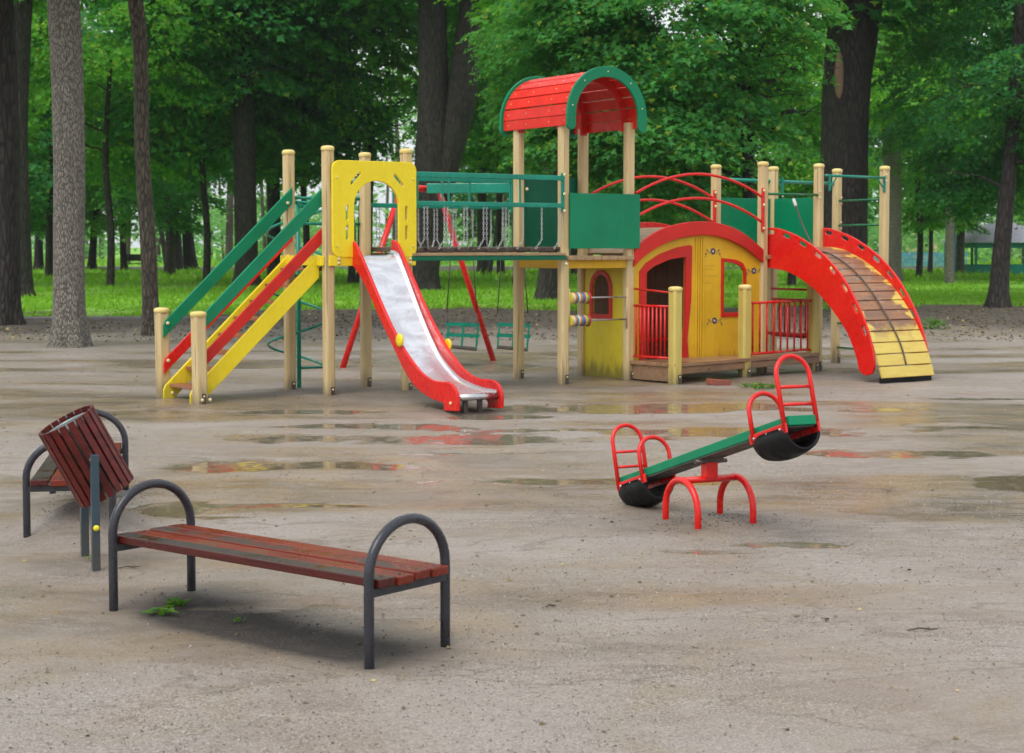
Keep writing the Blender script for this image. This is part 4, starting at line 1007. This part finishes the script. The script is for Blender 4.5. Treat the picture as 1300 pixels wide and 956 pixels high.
d=32.9; make_tree('dark brown trunk at the left edge, in front of a broader grey-black one',bx(3,d),pxpath(d,[(3,415),(5,380),(8,300),(8,150),(4,0),(0,-150)]),[.34,.31,.29,.28,.27,.24],BD,[(CH,(0,0,6.6),.3,.9)],limb=(6.6,10,5,3,.09),seed=2)
d=50.; make_tree('broad blackish trunk standing at the lawn edge between the two leftmost foreground trunks',bx(29,d),pxpath(d,[(29,376),(27,350),(25,200),(30,60),(36,-20),(45,-160)]),[.36,.33,.31,.30,.29,.25],BD,[(CH,(0,0,9),1.3,1.1)],limb=(8.5,13,5,3,.1),seed=3)
d=25.7; make_tree('straight grey-brown trunk with flared roots, the thickest near the left edge',bx(88,d),pxpath(d,[(90,440),(89,415),(90,330),(92,200),(91,80),(88,0),(86,-130)]),[.245,.235,.232,.235,.235,.235,.2],BG,[(CH,(0,0,5.7),2.3,.8)],limb=(6,9,5,3,.08),seg=36,flare=.62,seed=4,rough=.025)
d=29.; make_tree('slender brown slightly bent trunk left of the stairs',bx(191,d),pxpath(d,[(191,425),(191,400),(189,310),(183,200),(182,60),(176,0),(166,-130)]),[.145,.14,.135,.125,.125,.13,.11],BR,[(CH,(-.5,0,6.3),4.3,.7)],limb=(6.4,9,4,2.6,.05),flare=.3,seed=5,rough=.03)
d=62.; make_tree('tall dark trunk rising behind the green handrails of the stairs',bx(313,d),pxpath(d,[(314,366),(314,330),(313,200),(311,80),(308,-40)]),[.46,.42,.40,.36,.3],BD,[(CM[0],(0,0,4.2),.8,1.1)],limb=(6,12,6,4,.1),seed=6)
d=70.; make_tree('narrower dark trunk just right of the one behind the handrails',bx(348,d),pxpath(d,[(348,358),(348,200),(345,60),(340,-60)]),[.3,.27,.24,.18],BD,[(CM[3],(0,0,3),1.8,1.05)],limb=(6,12,6,3.5,.08),seed=7)
d=57.
def fork(mb):
    k=d/F
    q=trunk_mb([(.45,0,2.6),(.85,0,4.3),(1.28,0,6.2),(1.55,0,8.2),(1.95,.1,11.5)],[.40,.50,.52,.47,.32],20,0,.3,.05,9); mb.add(q.v,q.f,True)
make_tree('massive blackish trunk forking into two stems behind the slide tower',bx(535,d),pxpath(d,[(533,368),(534,350),(543,270),(548,180),(548,100),(548,20),(544,-130)]),[.60,.55,.56,.56,.50,.45,.38],BD,[(CH,(0,1.5,9.6),.8,1.15),(CH,(-2.5,2.5,10.5),2.8,1)],limb=(9.3,13,5,4,.12),seg=26,seed=8,extra=fork,rough=.07,flare=.35)
d=46.1; make_tree('dark trunk between the legs of the chain bridge and the roofed tower',bx(697,d),pxpath(d,[(697,385),(698,330),(700,200),(697,80),(694,0),(690,-140)]),[.32,.28,.24,.2,.18,.16],BD,[(CM[1],(.3,1.5,4.6),2.2,.75)],limb=(6.5,11,5,3,.06),seed=10)
d=37.5; make_tree('leafy maple with layered mid-green foliage right of the roofed tower',bx(950,d),pxpath(d,[(950,398),(950,250),(944,150),(925,0)]),[.15,.13,.12,.08],BD,[(CA,(-1.75,0,.25),0,(1.0,.9,1.0)),(CA,(-4.0,1.6,2.2),2.1,.62)],limb=(2.7,7.5,12,2.9,.06),seed=11,name='maple_tree')
d=44.9; make_tree('very thick dark trunk with a scar behind the curved ramp',bx(1070,d),pxpath(d,[(1068,388),(1066,340),(1067,250),(1070,120),(1082,0),(1100,-150)]),[.75,.66,.62,.62,.66,.5],BD,[(CH,(.4,0,7.3),.2,1.15),(CH,(2,1,8.6),3.2,.9)],limb=(8,12,6,4,.12),seg=28,seed=12,rough=.045)
sc0=col.objects[-1] if False else None
b=MB(); b.sphere((0,0,0),1,12,8,(.13,.05,.62)); tk=[o for o in bpy.data.objects if o.type=='EMPTY' and 'scar behind' in o.get('label','')][0]; o=b.build('bark_scar',M['scar'],tk); o.location=(-.27,-.57,5.95)
d=70.; make_tree('grey trunk right of the very thick one, half hidden by leaves',bx(1131,d),pxpath(d,[(1131,354),(1131,250),(1130,150),(1128,-40)]),[.42,.38,.37,.3],BG,[(CM[2],(0,0,4.3),2.7,1.0)],limb=(6,12,6,4,.09),seed=13)
d=66.4; make_tree('slim straight pale trunk beside the blue pole',bx(1205,d),pxpath(d,[(1205,362),(1205,250),(1205,60),(1205,-40)]),[.185,.17,.15,.12],BG,[(CM[2],(0,0,3.2),4.0,.8)],limb=(7,12,5,3,.05),seed=14,flare=.15)
d=88.; make_tree('thin dark sapling on the lawn left of the slim pale trunk',bx(1180,d),pxpath(d,[(1180,349),(1181,310),(1180,250),(1178,200)]),[.13,.11,.09,.05],BD,[(CM[2],(0,0,1.2),5.0,(.5,.5,.5))],limb=(2.5,6,6,2,.04),seed=15)
d=42.; make_tree('dark leaning tree at the right edge with low hanging boughs',bx(1267,d),pxpath(d,[(1266,392),(1268,340),(1275,250),(1281,170),(1287,60),(1292,-60)]),[.25,.22,.19,.17,.16,.14],BD,[(CS,(.15,2.6,.25),.5,(.72,.9,1.0)),(CS,(2.2,.2,1.6),3.5,.9)],limb=(2.6,7.5,9,3,.05),seed=16)
d=82.; make_tree('trunk standing close behind the blue pole near the pavilion',bx(1218,d),pxpath(d,[(1218,352),(1219,260),(1222,100)]),[.22,.18,.12],BR,[(CM[0],(0,0,.6),.9,.6)],limb=(4,8,5,3,.05),seed=17)
d=97.; make_tree('left one of the two close-set dark trunks beyond the slender bent trunk',bx(223,d),pxpath(d,[(223,345),(221,270),(226,180),(230,0)]),[.50,.36,.32,.28],BD,[(CM[0],(0,0,1.2),.1,1.25)],limb=(7,14,6,4,.1),seed=18)
make_tree('right one of the two close-set dark trunks, leaning left at the top',bx(243,d+2),pxpath(d+2,[(243,344),(238,280),(232,200),(228,60)]),[.42,.30,.28,.22],BD,[(CM[3],(0,0,1.5),2.1,1.2)],limb=(7,14,6,4,.1),seed=19)
d=92.; make_tree('thin dark stem leaning left just beyond the slender bent trunk',bx(214,d),pxpath(d,[(214,345),(205,290),(198,240),(194,150)]),[.15,.13,.11,.08],BD,[(CM[1],(-.8,0,2.5),3.1,.7)],limb=(6,10,5,2.5,.04),seed=20)
d=99.; make_tree('dark stem leaning right just beyond the thick grey-brown trunk',bx(116,d),pxpath(d,[(115,336),(120,290),(127,235),(130,100)]),[.26,.2,.18,.12],BD,[(CM[2],(.6,0,2.0),1.1,1.0)],limb=(6,11,5,3,.07),seed=21)
d=101.; make_tree('dark trunk on the far path between the broad blackish trunk and the grey-brown one',bx(49,d),pxpath(d,[(48,335),(50,270),(50,100)]),[.3,.2,.15],BD,[(CM[0],(0,0,2.4),4.1,1.1)],limb=(6,12,5,3,.07),seed=22)
d=104.; make_tree('very thin stem close right of the dark trunk on the far path at the left',bx(66,d),pxpath(d,[(66,331),(65,260),(65,120)]),[.12,.1,.07],BD,[(CM[3],(0,0,2.8),.6,.8)],limb=(7,12,4,2,.04),seed=23)
d=84.; make_tree('dark trunk seen under the chain bridge, left of a thin leaning stem',bx(612,d),pxpath(d,[(612,352),(612,250),(610,100)]),[.26,.22,.15],BD,[(CM[1],(0,0,2.2),2.9,1.0)],limb=(6,12,5,4,.07),seed=24)
make_tree('thin leaning stem seen under the chain bridge between two dark trunks',bx(620,d-2),pxpath(d-2,[(620,350),(626,320),(632,270),(634,120)]),[.1,.09,.08,.05],BD,[(CM[3],(.4,0,3.4),2.0,.6)],limb=(7,11,4,2,.03),seed=25)
make_tree('dark trunk seen under the chain bridge beside its right-hand post',bx(636,d+1),pxpath(d+1,[(636,351),(634,250),(636,100)]),[.2,.15,.1],BD,[(CM[0],(0,0,2.6),5.2,.9)],limb=(6,12,5,3,.06),seed=26)
d=78.; make_tree('far trunk glimpsed through the open bay under the roofed tower',bx(730,d),pxpath(d,[(730,352),(729,250),(726,100)]),[.2,.16,.1],BD,[(CM[2],(0,0,2.6),1.2,.9)],limb=(6,12,5,3,.06),seed=27)
d=68.; make_tree('dark trunk with a forked limb seen above the yellow arch panel',bx(463,d),pxpath(d,[(466,360),(468,250),(474,180),(452,100),(440,0)]),[.3,.28,.24,.16,.1],BD,[(CM[0],(0,0,3.0),3.9,1.0)],limb=(5.5,10,6,3.5,.09),seed=28)
FL='leafy trees filling the front of the wood'
for i,(px_,d,lab,cm,dx,sc,k) in enumerate((
  (388,66,'leafy tree whose crown hangs over the upper end of the stairs',CF,-1.2,(1.5,1.3,1.5),'t'),
  (446,67,'leafy tree with a slim stem behind the arch panel, left of the forked trunk',CG,-1.4,(1.35,1.2,1.6),'t'),
  (262,64,'leafy tree between the slender bent trunk and the tall trunk behind the handrails',CF,.2,(1.3,1.2,1.6),'t'),
  (140,62,'leafy tree filling the gap between the thick grey-brown trunk and the slender one',CG,.3,(1.4,1.2,1.6),'t'),
  (655,63,'leafy tree between the forked trunk and the roofed tower',CF,-.3,(1.1,1.1,1.6),'t'),
  (1004,62,'leafy tree between the maple and the very thick trunk',CM[2],.2,(.75,.75,.8),'t'),
  (1166,76,'yellow-green leafy tree right of the grey trunk',CM[2],.6,(.7,.7,.85),'t'))):
    H_=9; make_tree(lab,bx(px_,d),[(0,-.15),(.05,2),(-.1,5),(.2,H_)],[.15,.13,.11,.06],BD,[(cm,(dx,.3,(.9 if cm is not CM[2] else .2)),i*1.7,sc)],None,(4.5,9,6,2.6,.05),14,.3,60+i)
# more of the wood, trunk by trunk
protos=[]
GR='trees standing farther back in the wood'
rp_=random.Random(5); placed=[]
spots=[]
tries=0
while len(spots)<17 and tries<4000:
    tries+=1; d=rp_.uniform(52,118); x=rp_.uniform(-1,1)*(.315*d+7)
    px_=650+F*x/d
    if d<66 and (-30<px_<1330): continue
    if 1120<px_<1300 and rp_.random()<.6: continue
    if any((x-a)**2+(d-b_)**2<5.2**2 for a,b_ in spots): continue
    spots.append((x,d))
for i,(x,d) in enumerate(spots):
    if i<6:
        r=rp_.uniform(.17,.34); P=[(0,0,-.15),(rp_.uniform(-.1,.1),0,2),(rp_.uniform(-.4,.4),0,6),(rp_.uniform(-.8,.8),rp_.uniform(-.4,.4),12)]
        k=(0,1,2,3,0,1)[i]
        t=make_tree('dark-trunked tree among the many farther back in the wood',(x,d,0),P,[r,r*.85,r*.7,r*.4],(BD,BR,BD)[i%3],[(CM[k],(0,0,rp_.uniform(-1.0,1.2)),rp_.uniform(0,6),rp_.uniform(.9,1.15))],GR,(5,12,6,3.6,.08),14,.4,40+i); protos.append(t)
    else:
        t=copy_tree(protos[i%6]); t.location=(x,d,0); s_=rp_.uniform(.8,1.15); t.scale=(s_*rp_.choice((-1,1)) if False else s_,s_,s_); t.rotation_euler=(0,0,rp_.uniform(0,6.28))
# the wood beyond, one mass
def far_wood():
    s=np.random.RandomState(8); Cs=[];k=0
    nc=420; d=s.uniform(122,215,nc); x=(s.rand(nc)-.5)*2*(.33*d+12); z=s.rand(nc)**1.3*20+1.0; lo=s.rand(nc)<.5; z=np.where(lo,.6+s.rand(nc)*4.5,z); r=2.0+2.6*s.rand(nc)
    per=110; ci=np.repeat(np.arange(nc),per); n=nc*per; dd=s.randn(n,3); dd/=np.linalg.norm(dd,axis=1)[:,None]; q=s.rand(n)**.45
    C=np.stack([x[ci]+dd[:,0]*r[ci]*q,d[ci]+dd[:,1]*r[ci]*q,z[ci]+dd[:,2]*r[ci]*q*.6],-1); C[:,2]=np.maximum(C[:,2],.4)
    N_=np.stack([s.randn(n)*.5,s.randn(n)*.5-.25,np.ones(n)*.8],-1); T=s.randn(n,3); L=.55*(.6+.8*s.rand(n))
    return leaves_mesh('far_wood',C,N_,T,L,L*.8,M['leaf_far'])
stuffobj('far_wood',far_wood(),'hazy pale green mass of foliage closing the view behind the trees','far wood')
b=MB(); s=random.Random(4)
for k in range(90):
    d=s.uniform(120,190); x=s.uniform(-1,1)*(.33*d+8); r=s.uniform(.12,.3); b.tube([(x,d,-.2),(x+s.uniform(-.5,.5),d,9),(x+s.uniform(-1,1),d,18)],[r,r*.8,r*.4],7,cap=False)
stuffobj('far_trunks',b.mesh('far_trunks',M['bark_brown']),'many thin distant trunks under the far foliage','far wood')

# ------------------------------------------------------------------ pavilion, pole, fence, building, far bench
pv=thing('pavilion','teal garden pavilion with a grey hipped roof beyond the lawn at the right','pavilion',bx(1270,85),.1)
Wp=2.1; b=MB()
b.add([(-Wp-.25,-Wp-.25,1.66),(Wp+.25,-Wp-.25,1.66),(Wp+.25,Wp+.25,1.66),(-Wp-.25,Wp+.25,1.66),(-.55,-.3,2.65),(.55,-.3,2.65),(.55,.3,2.65),(-.55,.3,2.65)],[(0,3,2,1),(0,1,5,4),(1,2,6,5),(2,3,7,6),(3,0,4,7),(4,5,6,7)]); b.build('roof',M['roofgrey'],pv)
for x in (-Wp,-.7,.7,Wp):
    for y in (-Wp,Wp):
        b=MB(); b.box((x,y,.82),(.10,.10,1.70)); b.build('post',M['gteal'],pv)
for x,y,sx,sy in ((0,-Wp,2*Wp,.05),(0,Wp,2*Wp,.05),(-Wp,0,.05,2*Wp),(Wp,0,.05,2*Wp)):
    b=MB(); b.box((x,y,.34),(sx,sy,.42)); b.build('parapet',M['gteal'],pv); b=MB(); b.box((x,y,1.52),(sx,sy,.26)); b.build('frieze',M['gteal'],pv)
b=MB(); b.tube([(0,0,-.2),(0,0,2.3)],.06,10); o=b.build('blue_pole',M['bpole']); o.location=bx(1211,78); tag(o,'slim bright blue pole beside the pale straight trunk','pole')
fn=thing('picket_fence','light blue picket fence far across the lawn at the right','fence',bx(1165,118))
b=MB()
for k in range(46): b.box((-3.4+k*.15,0,.55),(.08,.03,1.0))
b.build('pickets',M['lblue'],fn); b=MB(); b.box((0,.03,.35),(6.9,.03,.08)); b.box((0,.03,.85),(6.9,.03,.08)); b.build('fence_rail',M['lblue'],fn)
hb=thing('distant_building','pale yellow distant building glimpsed between the trees above the ramp','building',bx(1152,150))
b=MB(); b.box((0,0,1.8),(4.2,4,3.6)); b.build('wall',M['house'],hb)
b=MB(); b.add([(-2.4,-2.3,3.6),(2.4,-2.3,3.6),(2.4,2.3,3.6),(-2.4,2.3,3.6),(-2.2,0,4.7),(2.2,0,4.7)],[(0,1,5,4),(2,3,4,5),(0,4,3),(1,2,5),(0,3,2,1)]); b.build('roof',M['roofgrey'],hb)
for x in (-1.2,0,1.2):
    b=MB(); b.box((x,-2.01,1.9),(.6,.06,1.0)); b.build('window',M['glass'],hb)
fb=thing('garden_seat','tiny dark park seat on the far path behind the slender trunk','park seat',bx(172,100),.2)
b=MB(); b.box((0,0,.45),(1.4,.4,.05)); b.build('seat',M['dsteel'],fb); b=MB(); b.box((0,.22,.8),(1.4,.05,.4)); b.build('backrest',M['dsteel'],fb)
for x in (-.6,.6): b=MB(); b.box((x,0,.3),(.06,.4,.62)); b.build('leg',M['dsteel'],fb)
# worn kerb strip in front of the lawn at the left
b=MB(); 
kx=np.linspace(-26,-4.6,60); kp=[(x,35.0+.02*x+.25*sin(x*.6)) for x in kx]
b.add([(x,y-.35,gz(x,y-.35)+.05) for x,y in kp]+[(x,y+.45,gz(x,y+.45)+.05) for x,y in kp]+[(x,y-.37,gz(x,y)-.12) for x,y in kp],[(i,i+1,61+i,60+i) for i in range(59)]+[(120+i,121+i,i+1,i) for i in range(59)])
pm=paint('worn_asphalt',(.17,.155,.15),(.12,.11,.10),.6)
o=b.build('footpath',pm); tag(o,'narrow grey footpath along the lawn at the left','path',kind='structure')

# ------------------------------------------------------------------ haze
HAZE=True
if HAZE:
    b=MB(); b.box((0,95,15),(260,260,34)); 
    hm=bpy.data.materials.new('haze_air'); hm.use_nodes=True; nt=hm.node_tree; nt.nodes.clear(); o_=nt.nodes.new('ShaderNodeOutputMaterial'); v_=nt.nodes.new('ShaderNodeVolumePrincipled')
    v_.inputs['Color'].default_value=(.86,.93,.95,1); v_.inputs['Density'].default_value=.0003; v_.inputs['Anisotropy'].default_value=.2
    nt.links.new(v_.outputs[0],o_.inputs[1])
    o=b.build('haze',hm); tag(o,'thin moist haze between the trees','haze',kind='stuff')

# ------------------------------------------------------------------ light, world, camera
w=bpy.data.worlds.new('World'); scene.world=w; w.use_nodes=True; nt=w.node_tree; nt.nodes.clear()
SE=radians(58); SR=radians(215)
sk=nt.nodes.new('ShaderNodeTexSky'); sk.sky_type='NISHITA'; sk.sun_disc=False; sk.sun_elevation=SE; sk.sun_rotation=SR; sk.air_density=1.2; sk.dust_density=4; sk.ozone_density=1
hs=nt.nodes.new('ShaderNodeHueSaturation'); hs.inputs['Saturation'].default_value=.35
bg=nt.nodes.new('ShaderNodeBackground'); bg.inputs[1].default_value=.15; out_=nt.nodes.new('ShaderNodeOutputWorld')
nt.links.new(sk.outputs[0],hs.inputs['Color']); ov=nt.nodes.new('ShaderNodeMix'); ov.data_type='RGBA'; ov.inputs[0].default_value=.7; ov.inputs[7].default_value=(3.9,4.1,4.3,1); nt.links.new(hs.outputs[0],ov.inputs[6]); nt.links.new(ov.outputs[2],bg.inputs[0]); nt.links.new(bg.outputs[0],out_.inputs[0])
sd=bpy.data.lights.new('sun','SUN'); sd.energy=1.0; sd.angle=radians(40); sd.color=(1,.97,.93)
so=bpy.data.objects.new('sun',sd); link(so)
dirv=Vector((sin(SR)*cos(SE),cos(SR)*cos(SE),sin(SE)))
so.rotation_euler=dirv.to_track_quat('Z','Y').to_euler()
cd=bpy.data.cameras.new('camera'); cam=bpy.data.objects.new('camera',cd); link(cam); scene.camera=cam
cam.location=(0,0,HC); cam.rotation_euler=(pi/2-PITCH,0,0)
cd.sensor_width=36; cd.lens=F/1300*36; cd.shift_y=-(478-433)/1300; cd.clip_end=3000; cd.clip_start=.05
cd.dof.use_dof=True; cd.dof.focus_distance=9.5; cd.dof.aperture_fstop=7.0
scene.view_settings.view_transform='Standard'; scene.view_settings.look='None'; scene.view_settings.exposure=.84; scene.view_settings.gamma=1
scene.view_settings.use_curve_mapping=False
cy=scene.cycles; cy.use_denoising=True; cy.max_bounces=8; cy.diffuse_bounces=5; cy.glossy_bounces=3; cy.transmission_bounces=6; cy.transparent_max_bounces=4; cy.volume_bounces=0
cy.caustics_reflective=False; cy.caustics_refractive=False; cy.use_adaptive_sampling=True; cy.adaptive_threshold=.02
